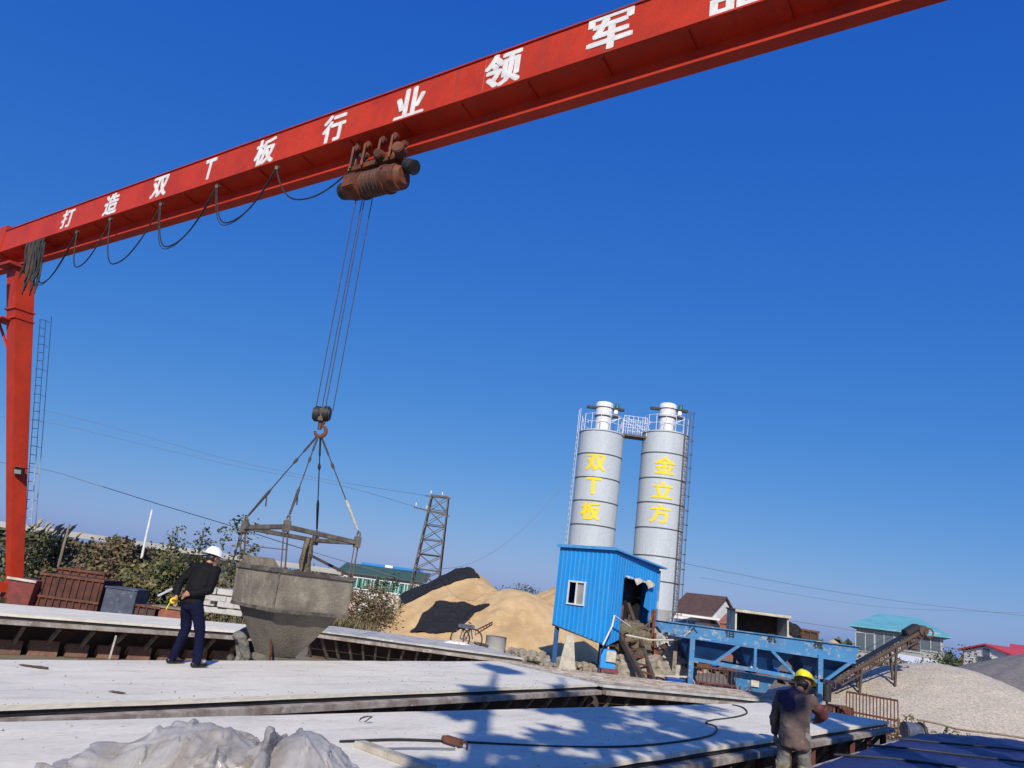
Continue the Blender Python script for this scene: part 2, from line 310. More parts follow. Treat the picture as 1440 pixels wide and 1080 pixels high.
# ------------------------------------------------------------------ casting beds
ZT = .8
def bed(label, n0, n1, f0, f1, top, zt=ZT, brackets=12, legs=False, foot=False, strips=0, crown=0, over=.5, tm=.05):
    n0, n1, f0, f1 = [Vector((*p, zt)) for p in (n0, n1, f0, f1)]
    cen = (n0 + n1 + f0 + f1) / 4; t = thing('casting_bed', label, 'casting bed', (cen.x, cen.y, 0), 'long casting beds in the yard')
    # deck, subdivided along for slight sag and a crown across
    mb = MB(); na, nb = 40, 8
    for lay in (0, -tm):
        for i in range(na + 1):
            for j in range(nb + 1):
                s_, w = i / na, j / nb
                p = n0.lerp(n1, s_).lerp(f0.lerp(f1, s_), w)
                mb.v.append(p + Vector((0, 0, lay + crown * (1 - (2 * w - 1) ** 2) + fbm(p.x * .8, p.y * .8) * .008)))
    q = (na + 1) * (nb + 1)
    for i in range(na):
        for j in range(nb):
            a = i * (nb + 1) + j; mb.f.append((a, a + nb + 1, a + nb + 2, a + 1)); mb.m.append(0)
            mb.f.append((q + a, q + a + 1, q + a + nb + 2, q + a + nb + 1)); mb.m.append(0)
    for i in range(na):
        for j in (0, nb):
            a = i * (nb + 1) + j; mb.f.append((a, a + nb + 1, q + a + nb + 1, q + a)); mb.m.append(0)
    for j in range(nb):
        for i in (0, na):
            a = i * (nb + 1) + j; mb.f.append((a, a + 1, q + a + 1, q + a)); mb.m.append(0)
    mb.build('deck', top, t)
    dn = (n1 - n0).normalized(); df = (f1 - f0).normalized()
    out = Vector((dn.y, -dn.x, 0))
    if out.dot(n0 - f0) < 0: out = -out
    Z = Vector((0, 0, 1))
    # steel edge rails: near side stands proud, below the deck
    e = n0 - Z * .15 + out * .05; e1 = n1 - Z * .15 + out * .05
    MB().beam(e, e1, .16, .085).build('edge_rail', M['lip'], t, bevel=.006)
    MB().beam(f0 - Z * .15 - out * .05, f1 - Z * .15 - out * .05, .16, .085).build('edge_rail', M['lip'], t)
    MB().beam(n0 - Z * (tm + .028) - out * .06, n1 - Z * (tm + .028) - out * .06, .06, .05).build('shadow_gap_strip', M['black'], t)  # black strip stands in for the shadow gap under the deck edge
    # trough below
    a0, a1 = n0.lerp(f0, over / (n0 - f0).length), n1.lerp(f1, over / (n1 - f1).length); b0, b1 = f0.lerp(n0, .18), f1.lerp(n1, .18)
    a0, a1 = a0 + dn * .05, a1 - dn * .05; b0, b1 = b0 + dn * .05, b1 - dn * .05
    zz = Z * (zt - .12)
    MB().hexa([a0 - zz - Z * .14, a1 - zz - Z * .14, b1 - zz - Z * .14, b0 - zz - Z * .14, a0 - Z * .13, a1 - Z * .13, b1 - Z * .13, b0 - Z * .13]).build('trough', M['conc3'], t)
    for i in range(brackets):
        s_ = (i + .5) / brackets; p = n0.lerp(n1, s_) - Z * .21; q2 = a0.lerp(a1, s_) - Z * (zt - .02) + out * .02 + dn * random.uniform(-.08, .08)
        MB().beam(p - out * .04, q2, .06, .07).build('bracket', M['bracket'], t)
    if legs:
        for i in range(legs):
            s_ = (i + .5) / legs; p = n0.lerp(n1, s_); p = Vector((p.x, p.y, 0)) + out * .02
            MB().box(p + Z * (zt - .2) / 2, (.09, .09, zt - .2)).build('leg', M['rust_red'], t)
    if foot:
        L_ = (n1 - n0).length; n = int(L_ / .62)
        for i in range(n):
            s_ = (i + .5) / n; p = a0.lerp(a1, s_); p = Vector((p.x, p.y, 0)) + out * .16
            MB().box(p + Z * .13, (.5 + random.uniform(-.1, .05), .26, .28 + random.uniform(-.05, .03)), Matrix.Rotation(math.atan2(dn.y, dn.x), 3, 'Z')).build('footing', M['footing'], t)
    for i in range(strips):
        w = (i + .5) / strips; p = n0.lerp(f0, w); p1 = n1.lerp(f1, w)
        MB().beam(p + Z * .022, p1 + Z * .022, .035, .03).build('joint_strip', M['lip'], t)
    return t
bed('nearest pale concrete bed carrying the plastic heap and a long black cable', (-2.8, 3.6), (9.0, 17.6), (-6.6, 4.0), (6.9, 18.6), M['conc'], brackets=26, legs=16)
bed('pale concrete bed on which the man in a white helmet stands', (-6.6, 4.2), (2.64, 17.39), (-8.7, 5.65), (.54, 19.94), M['conc'], brackets=22)
bed('narrow bed with long steel joint strips, crossing in front of the blue hut', (2.78, 17.45), (7.2, 19.2), (.72, 19.95), (7.75, 20.7), M['conc2'], brackets=10, strips=7)
bed('far bed at the left behind the man, with brown stained footings', (-13.5, 12.2), (-4.2, 20.0), (-15.4, 14.4), (-5.9, 21.3), M['conc'], brackets=19, foot=True, over=.75)
bed('farthest bed behind the hanging concrete skip, below the black nets', (-4.9, 22.62), (1.27, 22.3), (-4.6, 25.2), (-.1, 25.4), M['conc2'], brackets=16, over=.7)
def blue_bed():
    t = thing('covered_bed', 'bed under dark blue sheeting beside the worker in a yellow helmet', 'casting bed', (8, 12.5, 0), 'long casting beds in the yard')
    A, B_, D, E_ = Vector((1.9, 7.3, ZT)), Vector((8.78, 16.07, ZT)), Vector((6.2, 6.6, ZT)), Vector((12.2, 17.0, ZT))
    mb = MB(); na, nb = 70, 30
    for i in range(na + 1):
        for j in range(nb + 1):
            s_, w = i / na, j / nb; p = A.lerp(B_, s_).lerp(D.lerp(E_, s_), w)
            z = .05 * math.sin(math.pi * w) + .015 * fbm(p.x * 1.2, p.y * 1.2) + .008 * math.sin((p.x * .75 - p.y * .65) * 14) + .03 * max(0, fbm(p.x * .5 + 9, p.y * .5))
            if j in (0, nb) or i in (0, na): z -= .10
            mb.v.append(p + Vector((0, 0, z)))
    for i in range(na):
        for j in range(nb):
            a = i * (nb + 1) + j; mb.f.append((a, a + nb + 1, a + nb + 2, a + 1)); mb.m.append(0)
    mb.build('blue_sheet', M['bluenet'], t, fix=False, ang=70)
    dn = (B_ - A).normalized(); out = Vector((-dn.y, dn.x, 0))
    MB().beam(A - Vector((0, 0, .14)) + out * .06, B_ - Vector((0, 0, .14)) + out * .06, .16, .09).build('edge_rail', M['lip'], t)
    i_ = -out * .4
    MB().hexa([A + i_ - Vector((0, 0, .82)), B_ + i_ - Vector((0, 0, .82)) - dn * .2, E_ - Vector((0, 0, .82)) - dn * .2 , D - Vector((0, 0, .82)), A + i_ - Vector((0, 0, .2)), B_ + i_ - Vector((0, 0, .2)) - dn * .2, E_ - Vector((0, 0, .2)) - dn * .2, D - Vector((0, 0, .2))]).build('trough', M['conc3'], t)
    for k in range(3):
        s_ = .45 + .16 * k
        MB().tube([A.lerp(B_, s_).lerp(D.lerp(E_, s_), w / 10) + Vector((0, 0, .03 + .05 * math.sin(math.pi * w / 10))) + dn * .15 * math.sin(w * .8 + k) for w in range(11)], .018).build('tie_rope', M['black'], t)
blue_bed()

# ------------------------------------------------------------------ gantry crane
GD = Vector((.8099, -.5865, 0)).normalized(); GN = Vector((-.5865, -.8099, 0)).normalized(); Z = Vector((0, 0, 1))
G1 = Vector((-3.42, 14.43, 0))                       # rail centre over the hanging skip
def gp(s, n, z): return G1 + GD * s + GN * n + Z * z
S0, S1 = -18.3, 14.2
crane = thing('gantry_crane', 'red gantry crane with white characters on its box girder', 'gantry crane', gp(-16.4, 0, 0))
sec = [(.46, 11.95), (.46, 11.28), (.46, 11.15), (.02, 11.07), (.02, 10.79), (-.02, 10.79), (-.02, 11.07), (-.46, 11.15), (-.46, 11.95)]
g = MB(); n = len(sec)
g.add([gp(S0, a, z) for a, z in sec] + [gp(S1, a, z) for a, z in sec], [tuple(range(n)), tuple(range(n, 2 * n))] + [(i, (i + 1) % n, n + (i + 1) % n, n + i) for i in range(n)])
girder = g.build('girder', M['red'], crane)
MB().beam(gp(S0, 0, 11.965), gp(S1, 0, 11.965), .98, .03).build('top_flange', M['red_dark'], crane)
MB().beam(gp(S0, .478, 11.165), gp(S1, .478, 11.165), .036, .035).build('lip_flange', M['red'], crane)
lf = MB(); lf.beam(gp(S0, 0, 10.765), gp(S1, 0, 10.765), .26, .05); lf.build('rail_flange', M['red'], crane)
for s in (-15, -9, -3, 3, 9):
    MB().beam(gp(s, .462, 11.2), gp(s, .462, 11.94), .008, .01).build('weld_seam', M['red_dark'], girder)
def face_hit(px, py, w=.462):
    r = ray(px, py); q = gp(0, w, EYE); o = Vector((0, 0, EYE)); t = (q - o).dot(GN) / r.dot(GN); return o + r * t
for ch, px, py, w, h in (('打', 95.5, 307, .66, .60), ('造', 157, 287, .70, .64), ('双', 225, 262.5, .70, .60), ('T', 295, 238, .42, .56), ('板', 373, 213, .68, .66), ('行', 470, 180, .66, .66), ('业', 577, 144.5, .74, .66), ('领', 707, 97, .78, .70), ('军', 858, 43, .80, .70), ('品', 1036, -10, .76, .64)):
    p = face_hit(px, py); flat_glyph(ch, w, h, Vector((p.x, p.y, p.z)) + GN * .004, GD, Z, M['letter'], girder, bold=.042)
U = Vector((.64, .768, 0))
def leg(top, base):
    top, base = Vector(top), Vector(base); mb = MB(); x = GN.cross(Z).normalized()
    def ring(c, a, b_): return [c + x * sx * a + GN * sy * b_ for sx, sy in ((-1, -1), (1, -1), (1, 1), (-1, 1))]
    mb.hexa(ring(base, .17, .2) + ring(top, .36, .3)); l = mb.build('leg', M['red'], crane, bevel=.01)
    return l
for s, sgn in ((-16.45, 1), (13.2, 1), (-16.45, -1), (13.2, -1)):
    d = -GN * sgn
    top = gp(s, -.12 * sgn if sgn > 0 else .95, 10.66); base = gp(s, 0, .62) + d * 2.75
    l = leg(top, base)
    c = top.lerp(base, .12)
    MB().box(base - Z * .17, (.5, .5, .3), Matrix.Rotation(R(-36), 3, 'Z')).build('foot_plate', M['red_dark'], l)
    wb = MB(); wb.frus(base - Z * .45 - U * .12 + GD * .06, base - Z * .45 - U * .12 - GD * .06, .2, .2, 16); wb.build('wheel', M['steel'], l)
for s in (-16.45, 13.2):
    MB().beam(gp(s, 2.75, .62), gp(s, -2.75, .62), .28, .3).build('bottom_beam', M['red'], crane)
    MB().box(gp(s - 1.0, 0, 11.72), (.9, .98, .9), Matrix.Rotation(math.atan2(GD.y, GD.x), 3, 'Z')).build('end_saddle', M['red'], crane, bevel=.01)
    MB().box(gp(s, 0, 10.7), (.95, .9, .1), Matrix.Rotation(math.atan2(GD.y, GD.x), 3, 'Z')).build('leg_head_plate', M['red_dark'], crane)
# bracket shelf, lamp and hood on the visible leg
tp, bs = gp(-16.45, -.12, 10.66), gp(-16.45, -2.75, .62)
def onleg(t): return tp.lerp(bs, t)
c = onleg(.165)
MB().box(c + GN * .1 - GD * .45, (.9, .9, .05), Matrix.Rotation(math.atan2(GD.y, GD.x), 3, 'Z')).beam(c - GD * .85 + GN * .3, onleg(.25) - GD * .3 + GN * .25, .06, .06).beam(c - GD * .85 - GN * .2, onleg(.25) - GD * .3 - GN * .1, .06, .06).build('bracket_shelf', M['red'], crane)
MB().box(onleg(.13), (.74, .66, .05), Matrix.Rotation(math.atan2(GD.y, GD.x), 3, 'Z')).box(onleg(.16), (.72, .64, .05), Matrix.Rotation(math.atan2(GD.y, GD.x), 3, 'Z')).build('flange_plate', M['red'], crane)
lp = ad(27, 663, onleg(.63).y - .3)
lt = thing('flood_lamp', 'small dark floodlight fixed low on the red crane leg', 'flood lamp', lp)
MB().box(lp, (.3, .12, .2), Matrix.Rotation(R(20), 3, 'X')).build('housing', M['black'], lt, bevel=.01)
MB().box(lp + Vector((0, -.075, -.02)), (.22, .02, .13), Matrix.Rotation(R(20), 3, 'X')).build('lens', M['greyglass'], lt)
MB().box(lp + Vector((.02, -.02, .13)), (.4, .22, .02)).build('visor', M['steel'], lt)
# caged ladder running parallel to the leg
lad = MB(); a, b_ = ad(60.5, 450, 26), ad(40, 735, 26)
xx = Vector((1, 0, 0)); 
for sx in (-.1, .1): lad.beam(a + xx * sx, b_ + xx * sx, .017, .017)
lad.beam(a + xx * .07 + Vector((0, .3, .25)), b_ + xx * .07 + Vector((0, .3, 0)), .018, .018)
for i in range(24):
    p = a.lerp(b_, i / 23.5); lad.beam(p - xx * .1, p + xx * .1, .02, .02)
    if i % 3 == 0: lad.beam(p + xx * .1, p + xx * .07 + Vector((0, .3, 0)), .015, .015); lad.beam(p - xx * .1, p - xx * .2 + Vector((0, .1, 0)), .015, .015)
lad.build('ladder', M['galv'], crane)

# festoon cable
fest = thing('festoon_cable', 'black power cable hanging in loops under the crane girder', 'cable', gp(-14, .3, 11.0))
def rail_hit(px, py, w): 
    r = ray(px, py); o = Vector((0, 0, EYE)); t = (gp(0, w, EYE) - o).dot(GN) / r.dot(GN); return o + r * t
hang = [(108, 328), (155, 310), (226, 289), (305, 264), (389, 238), (502, 212)]
low = [(70, 395), (118, 373), (180, 366), (250, 343), (335, 309), (430, 275)]
pts = [rail_hit(62, 338, .5)] + [rail_hit(*h, .5) for h in hang]
pts[-1] = rail_hit(492, 240, .3)
for i in range(6):
    a, b_ = pts[i], pts[i + 1]; l = rail_hit(*low[i], .5)
    for k, dz in ((0, 1.0), (1, 1.12)) if i in (0, 3, 4) else ((0, 1.0),):
        zl = l.z + (0 if k == 0 else -.08); ss = []
        # slightly lopsided catenary
        t0 = .38 if i < 5 else .5
        for j in range(25):
            t = j / 24; w = (t / t0 / 2) if t < t0 else .5 + (t - t0) / (1 - t0) / 2
            base = a.lerp(b_, t); topz = base.z; sag = (1 - abs(2 * w - 1) ** 2.3)
            ss.append(Vector((base.x, base.y, topz + (zl - topz) * sag)) + GN * .03 * k)
        MB().tube(ss, .018 if k == 0 else .011, 7).build('cable_loop', M['black'], fest)
    MB().box(b_ + Z * .02, (.07, .07, .08)).frus(b_ + Z * .06 - GN * .05, b_ + Z * .06 + GN * .03, .035, .035).build('cable_trolley', M['steel'], fest)
rnd = random.Random(2)
for k in range(15):
    x = 36 + k * 1.75; p = rail_hit(x + 2, 342 - k * .5, .52 + .02 * (k % 4)); q = rail_hit(x - 6 + rnd.uniform(-4, 3), 392 + rnd.uniform(-4, 24), .56 + .03 * (k % 4)); q2 = rail_hit(x + 3.5, 341 - k * .5, .56 + .02 * (k % 4))
    MB().tube([p.lerp(q, t / 8) + GN * .03 * math.sin(t) for t in range(9)] + [q.lerp(q2, t / 8) + GD * .07 * math.sin(t * .4) for t in range(1, 8)], .024, 6).build('bunched_cable', M['black'] if k % 3 else M['brownblack'], fest)

# hoist
hz = 10.42
hoist = thing('electric_hoist', 'rusty orange electric hoist drum hanging below the girder', 'hoist', gp(0, 0, 10.2))
hc0, hc1 = rail_hit(489, 267, .3), rail_hit(565, 248, .3)
hc1.z = hc0.z = (hc0.z + hc1.z) / 2
hd = (hc1 - hc0).normalized(); hl = (hc1 - hc0).length
dr = MB()
for t0, t1, r0, r1 in ((0, .12, .2, .24), (.12, .3, .25, .25), (.3, .34, .29, .29), (.34, .74, .26, .26), (.74, .78, .3, .3), (.78, .98, .27, .27), (.98, 1.04, .24, .17)):
    dr.frus(hc0.lerp(hc1, t0), hc0.lerp(hc1, t1), r0, r1, 20)
dr.build('drum', M['hoist'], hoist)
MB().frus(hc0 - hd * .16, hc0 + hd * .02, .17, .2, 18).build('gearbox_cap', M['black'], hoist, bevel=.015)
for t in (.4, .47, .54, .61, .68): MB().torus(hc0.lerp(hc1, t), .262, .014, hd, 24, 6).build('rope_turn', M['rope'], hoist)
MB().box(hc0.lerp(hc1, .2) - GN * -.2 + Z * .02, (.34, .2, .3), Matrix.Rotation(math.atan2(GD.y, GD.x), 3, 'Z')).build('control_box', M['hoist'], hoist, bevel=.02)
tz = hc0.z + .45
MB().beam(hc0.lerp(hc1, .1) + Z * .38, hc0.lerp(hc1, .95) + Z * .38, .34, .12).build('trolley_frame', M['hoist'], hoist, bevel=.01)
for t in (.12, .34, .62, .84):
    for sn in (-1, 1):
        p = hc0.lerp(hc1, t); p = Vector((p.x, p.y, 10.83)); w = MB(); w.frus(p + GN * sn * .1, p + GN * sn * .17, .075, .085, 16); w.build('trolley_wheel', M['hoist'], hoist)
    p = hc0.lerp(hc1, t)
    for sn in (-1, 1): MB().beam(p + GN * .2 * sn + Z * .34, Vector((p.x, p.y, 10.8)) + GN * .2 * sn, .11, .04).build('side_plate', M['hoist'], hoist)
p = hc0.lerp(hc1, 1.0) + Z * .42; MB().frus(p + GN * .1, p + GN * .36 + hd * .1, .12, .12, 16).build('travel_motor', M['hoist'], hoist, bevel=.02)
p = hc0.lerp(hc1, .68) + Z * .45; MB().frus(p + GN * .1, p + GN * .3, .11, .1, 16).build('travel_motor', M['hoist'], hoist, bevel=.02)
p = hc0.lerp(hc1, 1.08) + Z * .22; MB().frus(p - hd * .05, p + hd * .2 - Z * .12, .14, .15, 16).build('end_motor', M['black'], hoist, bevel=.02)
sp = MB(); q = rail_hit(503, 213, .32)
for (x1, y1), (x2, y2) in (((503, 200), (503, 213)), ((503, 213), (496, 240)), ((503, 213), (518, 232)), ((518, 232), (530, 236))): sp.beam(rail_hit(x1, y1, .34), rail_hit(x2, y2, .34), .05, .05)
sp.build('guide_yoke', M['steel'], hoist)

# rope falls, hook block, hook, slings
BD = 14.5
blk = thing('hook_block', 'black two-sheave hook block hanging on four wire ropes', 'hook block', ad(453, 583, BD))
for px0, px1, dd in ((501, 443.5, -.12), (510, 452, .1), (513, 457, -.05), (524, 468, .14)):
    a = ad(px0, 278 - (px0 - 512) * .1, BD + dd * .5 - .2); b_ = ad(px1, 578, BD + dd)
    MB().tube([a.lerp(b_, t / 6) for t in range(7)], .0095, 6).build('wire_rope', M['rope'], blk)
for px in (446.5, 459):
    p = ad(px, 582, BD); w = MB(); w.frus(p - Vector((.075, 0, 0)), p + Vector((.075, 0, 0)), .15, .15, 22); w.build('sheave_guard', M['black'], blk, bevel=.03)
p = ad(453, 584, BD); MB().box(p, (.1, .2, .24)).frus(p - Z * .1, p - Z * .28, .045, .04).build('swivel', M['steel'], blk)
hk = MB(); cc = ad(450.5, 606, BD); hp = []
for i in range(15):
    t = R(95 - i * 19); hp.append(cc + Vector((math.cos(t) * .105, 0, math.sin(t) * .105)))
hk.tube([cc + Vector((.03, 0, .24)), cc + Vector((.025, 0, .16))] + hp, [.04, .042] + [.045 - .02 * abs(i - 7) / 7 for i in range(15)], 8)
hk.build('hook', M['rust'], blk)
HK = cc - Z * .09

# ------------------------------------------------------------------ concrete skip on its lifting frame
def skip():
    c = ad(388, 850, 14.1); t = thing('concrete_skip', 'grey cement-caked hopper skip hanging from the crane by four slings', 'concrete skip', (c.x, c.y, .45))
    phi = R(44); e1 = Vector((math.cos(phi), math.sin(phi), 0)); e2 = Vector((-math.sin(phi), math.cos(phi), 0)); sd_ = 1.5
    Cn = ad(385, 850, 13.85); Cn.z = 0
    def q(a, b, z): return Cn + e1 * a + e2 * b + Z * z
    z0, z1, z2 = .80, 1.60, 2.30
    # upper box: four walls (open top)
    T = .035; ub = MB(); k = .07
    outer = lambda o, z: [q(o, o, z), q(sd_ - o, o, z), q(sd_ - o, sd_ - o, z), q(o, sd_ - o, z)]
    vs = outer(0, z1) + outer(-k * .4, z2) + outer(T - k * .4, z2) + outer(T, z1)
    fs = []
    for r in range(3):
        for i in range(4): fs.append((r * 4 + i, r * 4 + (i + 1) % 4, (r + 1) * 4 + (i + 1) % 4, (r + 1) * 4 + i))
    ub.add(vs, fs); ub.build('upper_box', M['skip'], t)
    # rim angle
    rm = MB(); o4 = outer(-k * .4 - .012, z2 - .03)
    for i in range(4): rm.beam(o4[i], o4[(i + 1) % 4], .035, .07)
    rm.build('rim', M['skip_dark'], t)
    for i in range(4): MB().beam(outer(.0, z1)[i], outer(-k * .4, z2)[i], .03, .03).build('corner_angle', M['skip_dark'], t)
    # joint ledge
    r2 = MB(); o4 = outer(-.012, z1)
    for i in range(4): r2.beam(o4[i], o4[(i + 1) % 4], .03, .06)
    r2.build('ledge', M['skip_dark'], t)
    # lower pyramid, with slightly lumpy skin
    lo = MB(); cxy = .46; m1 = lambda z, f: [q(.09 + .28 * f, .09 + .36 * f, z), q(1.41 - .54 * f, .09 + .36 * f, z), q(1.41 - .54 * f, 1.41 - .44 * f, z), q(.09 + .28 * f, 1.41 - .44 * f, z)]
    rings = []; nn = 9
    for i in range(nn):
        f = i / (nn - 1); z = z1 - .03 + (z0 - z1 + .03) * f; o4 = m1(z, f); rg = []
        for s in range(4):
            for u in range(8):
                p = o4[s].lerp(o4[(s + 1) % 4], u / 8); rg.append(p + (p - q(.75, .75, p.z)).normalized() * .022 * fbm(p.x * 5, p.y * 5, p.z * 5))
        rings += rg
    lo.add(rings, [(i * 32 + j, i * 32 + (j + 1) % 32, (i + 1) * 32 + (j + 1) % 32, (i + 1) * 32 + j) for i in range(nn - 1) for j in range(32)] + [tuple(range((nn - 1) * 32, nn * 32))])
    lo.build('hopper_cone', M['skip_low'], t, ang=50)
    gb = q(.62, .71, z0); MB().box(gb - Z * .06, (.62, .5, .12), Matrix.Rotation(phi, 3, 'Z')).build('gate', M['skip'], t, bevel=.01)
    MB().tube([q(.22, .25, 1.1), q(.3, .3, .9), q(.34, .36, .62)], .02).build('gate_lever', M['rust'], t)
    # rear splash plate
    MB().add([q(.0, .06, z2 + .01), q(0, sd_ - .06, z2 + .01), q(-.02, sd_ - .06, z2 + .16), q(-.02, .3, z2 + .16)], [(0, 1, 2, 3)]).add([q(.01, .06, z2 + .01), q(.01, sd_ - .06, z2 + .01), q(-.01, sd_ - .06, z2 + .16), q(-.01, .3, z2 + .16)], [(0, 1, 2, 3)]).build('splash_plate', M['skip'], t)
    # lifting frame: corners found above the box
    fz = 2.93; fc = [q(-.02, .06, fz + .09), q(sd_ - .02, .02, fz + .02), q(sd_ - .02, sd_, fz), q(-.08, sd_, fz + .03)]
    fr = MB()
    for i in range(4): fr.beam(fc[i], fc[(i + 1) % 4], .07, .085)
    fr.build('lifting_frame', M['skip_dark'], t, bevel=.008)
    pl = MB(); pl.add([fc[0] - Z * .075, fc[1] - Z * .075, fc[1].lerp(fc[2], .22) - Z * .09, fc[0].lerp(fc[3], .3) - Z * .09], [(0, 1, 2, 3)]); 
    for i in range(4):
        tp_ = MB(); tp_.box(fc[i] + Z * .01, (.10, .10, .2), Matrix.Rotation(phi, 3, 'Z')); tp_.torus(fc[i] + Z * .15, .05, .015, e1, 14, 6); tp_.build('lifting_lug', M['skip_dark'], t)
        b_ = q((.06, sd_ - .02, sd_ - .02, .0)[i], (.02, .02, sd_ - .05, sd_ - .05)[i], z2)
        if i == 2: continue
        MB().beam(fc[i] + e1 * .03, b_ + e1 * .03, .024, .024).beam(fc[i] - e1 * .05, b_ - e1 * .05, .018, .018).build('hanger_rod', M['steel'], t)
    cr = MB(); cr.tube([fc[2] + (fc[0] - fc[2]) * .18 - Z * k2 + Vector((random.uniform(-.02, .02), 0, 0)) for k2 in (0, .15, .3, .45, .6, .75)], [.08, .1, .115, .12, .11, .12], 9); cr.build('crusted_post', M['moss'], t)
    MB().beam(fc[2] + (fc[0] - fc[2]) * .2 - Z * .3, q(sd_, .04, z2 + .03), .03, .05).beam(q(.06, .02, fz - .3), q(-.02, sd_ - .05, fz - .3), .014, .014).build('brace', M['steel'], t)
    # concrete inside
    MB().add([q(.05, .05, 2.02), q(sd_ - .05, .05, 2.05), q(sd_ - .05, sd_ - .05, 2.0), q(.05, sd_ - .05, 2.06)], [(0, 1, 2, 3)]).build('wet_concrete', M['skip_low'], t)
    # slings
    for i in range(4):
        sg = thing('rope_sling', ['wire sling from the hook to the front corner of the skip frame', 'wire sling from the hook to the right corner of the skip frame, whitened below', 'wire sling from the hook to the hidden back corner of the skip frame', 'wire sling from the hook to the left corner of the skip frame'][i], 'sling', HK, 'four slings below the hook')
        a, b_ = HK + Vector(((-.02, .03, .02, -.03)[i], 0, 0)), fc[i] + Z * .18
        MB().tube([a.lerp(b_, u / 10) for u in range(11)], .011, 6).build('rope', M['rope'], sg)
        MB().tube([a.lerp(b_, u / 10) for u in range(0, 3)], .02, 6).tube([a.lerp(b_, u) for u in (.28, .31, .34)], [.02, .032, .02], 7).build('top_splice', M['rope'], sg)
        MB().tube([a.lerp(b_, u) for u in (.66, .7, .85, .97)], [.018, .03, .024, .02], 7).build('lower_splice', M['cream'] if i == 1 else M['rope'], sg)
        if i in (0, 3):
            p = a.lerp(b_, .72); MB().tube([p, p + Vector((.02, 0, -.1)), p + Vector((.03, 0, -.22))], .014).build('rope_tail', M['rope'], sg)
skip()

# ------------------------------------------------------------------ sand, nets, gravel
def cone(x, y, cx, cy, h, slope, flat=.4):
    r = math.hypot(x - cx, y - cy); r = math.sqrt(r * r + flat * flat) - flat
    if h > 2.2: r += .10 * math.sin(math.atan2(y - cy, x - cx) * 17 + 3 * fbm(x * .5, y * .5)) * min(1, r / 2) * .5 + .12 * fbm(x * 2.2, y * 2.2, h)
    return h - slope * r
def sandA(x, y): return cone(x, y, -1.0, 42.3, 3.55, .60, .35) + .10 * fbm(x * .7, y * .7)
def sandB(x, y):
    z = cone(x, y, 1.75, 40.6, 2.75, .68, 1.7) + .12 * fbm(x * .6 + 5, y * .6)
    return z
def sandC(x, y): return cone(x, y, 5.6, 44.5, 4.1, .62, .5) + .1 * fbm(x * .6, y * .6 + 4)
for fn, lab, bx in ((sandA, 'tall peaked yellow sand pile half covered by black netting', (-9, 7, 34, 50)), (sandB, 'broad rounded yellow sand mound in front of the others', (-6, 8, 33, 48)), (sandC, 'yellow sand pile mostly hidden behind the blue hut', (-3, 14, 36, 53))):
    o = heightmesh('sand_pile', fn, *bx, .16, M['sand']); tag(o, lab, 'sand pile', 'sand piles')
def sand_top(x, y): return max(sandA(x, y), sandB(x, y), sandC(x, y), 0)
def march(px, py, d0, d1, fn):
    r = ray(px, py)
    for i in range(500):
        d = d0 + (d1 - d0) * i / 499; t = d / r.y; p = Vector((r.x * t, d, EYE + r.z * t))
        if p.z <= fn(p.x, p.y): return p
    return None
def drape(name, label, corners, cat='shade net', dfall=40):
    # a net laid over the pile: four corner points, filled in plan, resting on the sand
    a, b, c, d = corners; mb = MB(); n = 36
    for j in range(n + 1):
        for i in range(n + 1):
            u, v = i / n, j / n; p = a.lerp(b, u).lerp(d.lerp(c, u), v)
            edge = min(u, 1 - u, v, 1 - v); x = p.x + .12 * fbm(p.y * 1.2, 3, 0) * (1 if edge < .2 else 0); y = p.y
            z = max(sand_top(x, y), 0) + .07 + .05 * abs(fbm(x * 1.6, y * 1.6, 2))
            mb.v.append(Vector((x, y, z)))
    for j in range(n):
        for i in range(n):
            k = j * (n + 1) + i; mb.f.append((k, k + 1, k + n + 2, k + n + 1)); mb.m.append(0)
    o = mb.build(name, M['net'], None, fix=False, ang=80); sol = o.data
    return tag(o, label, cat, 'black nets on the sand')
def sp_(px, py): 
    p = march(px, py, 33, 46, sand_top); return p if p is not None else az(px, py, .05)
drape('shade_net', 'black net hanging down the front slope of the sand, right of the lattice tower', [sp_(574, 891), sp_(640, 891), sp_(688, 851), sp_(612, 848)])
drape('shade_net', 'black net over the left shoulder of the tall sand pile, behind the lattice tower', [Vector((-4.9, 38.7, 0)), Vector((-7.2, 42.3, 0)), Vector((-1.9, 43.2, 0)), Vector((-.35, 41.55, 0))])
nb = drape('shade_net', 'small black net sheet on the back of the tall sand pile', [Vector((-.1, 43.0, 0)), Vector((1.9, 43.6, 0)), Vector((1.6, 45.2, 0)), Vector((-.4, 45, 0))])
def gravelA(x, y): return cone((x - 17.5) * .95 + 17.5, y, 17.5, 30.2, 2.0, .42, 1.6) + .05 * fbm(x * 1.2, y * 1.2) + .03 * fbm(x * 5, y * 5)
def gravelB(x, y): return cone(x, y, 31.5, 43, 3.3, .40, 1.4) + .06 * fbm(x, y) + .03 * fbm(x * 4, y * 4)
tag(heightmesh('gravel_pile', gravelA, 8, 28, 22, 40, .15, M['gravel']), 'wide pale gravel heap at the right behind the rusty mesh panel', 'gravel pile', 'gravel heaps')
tag(heightmesh('gravel_pile', gravelB, 20, 44, 32, 55, .25, M['gravel2']), 'grey gravel heap at the far right behind the pale one', 'gravel pile', 'gravel heaps')

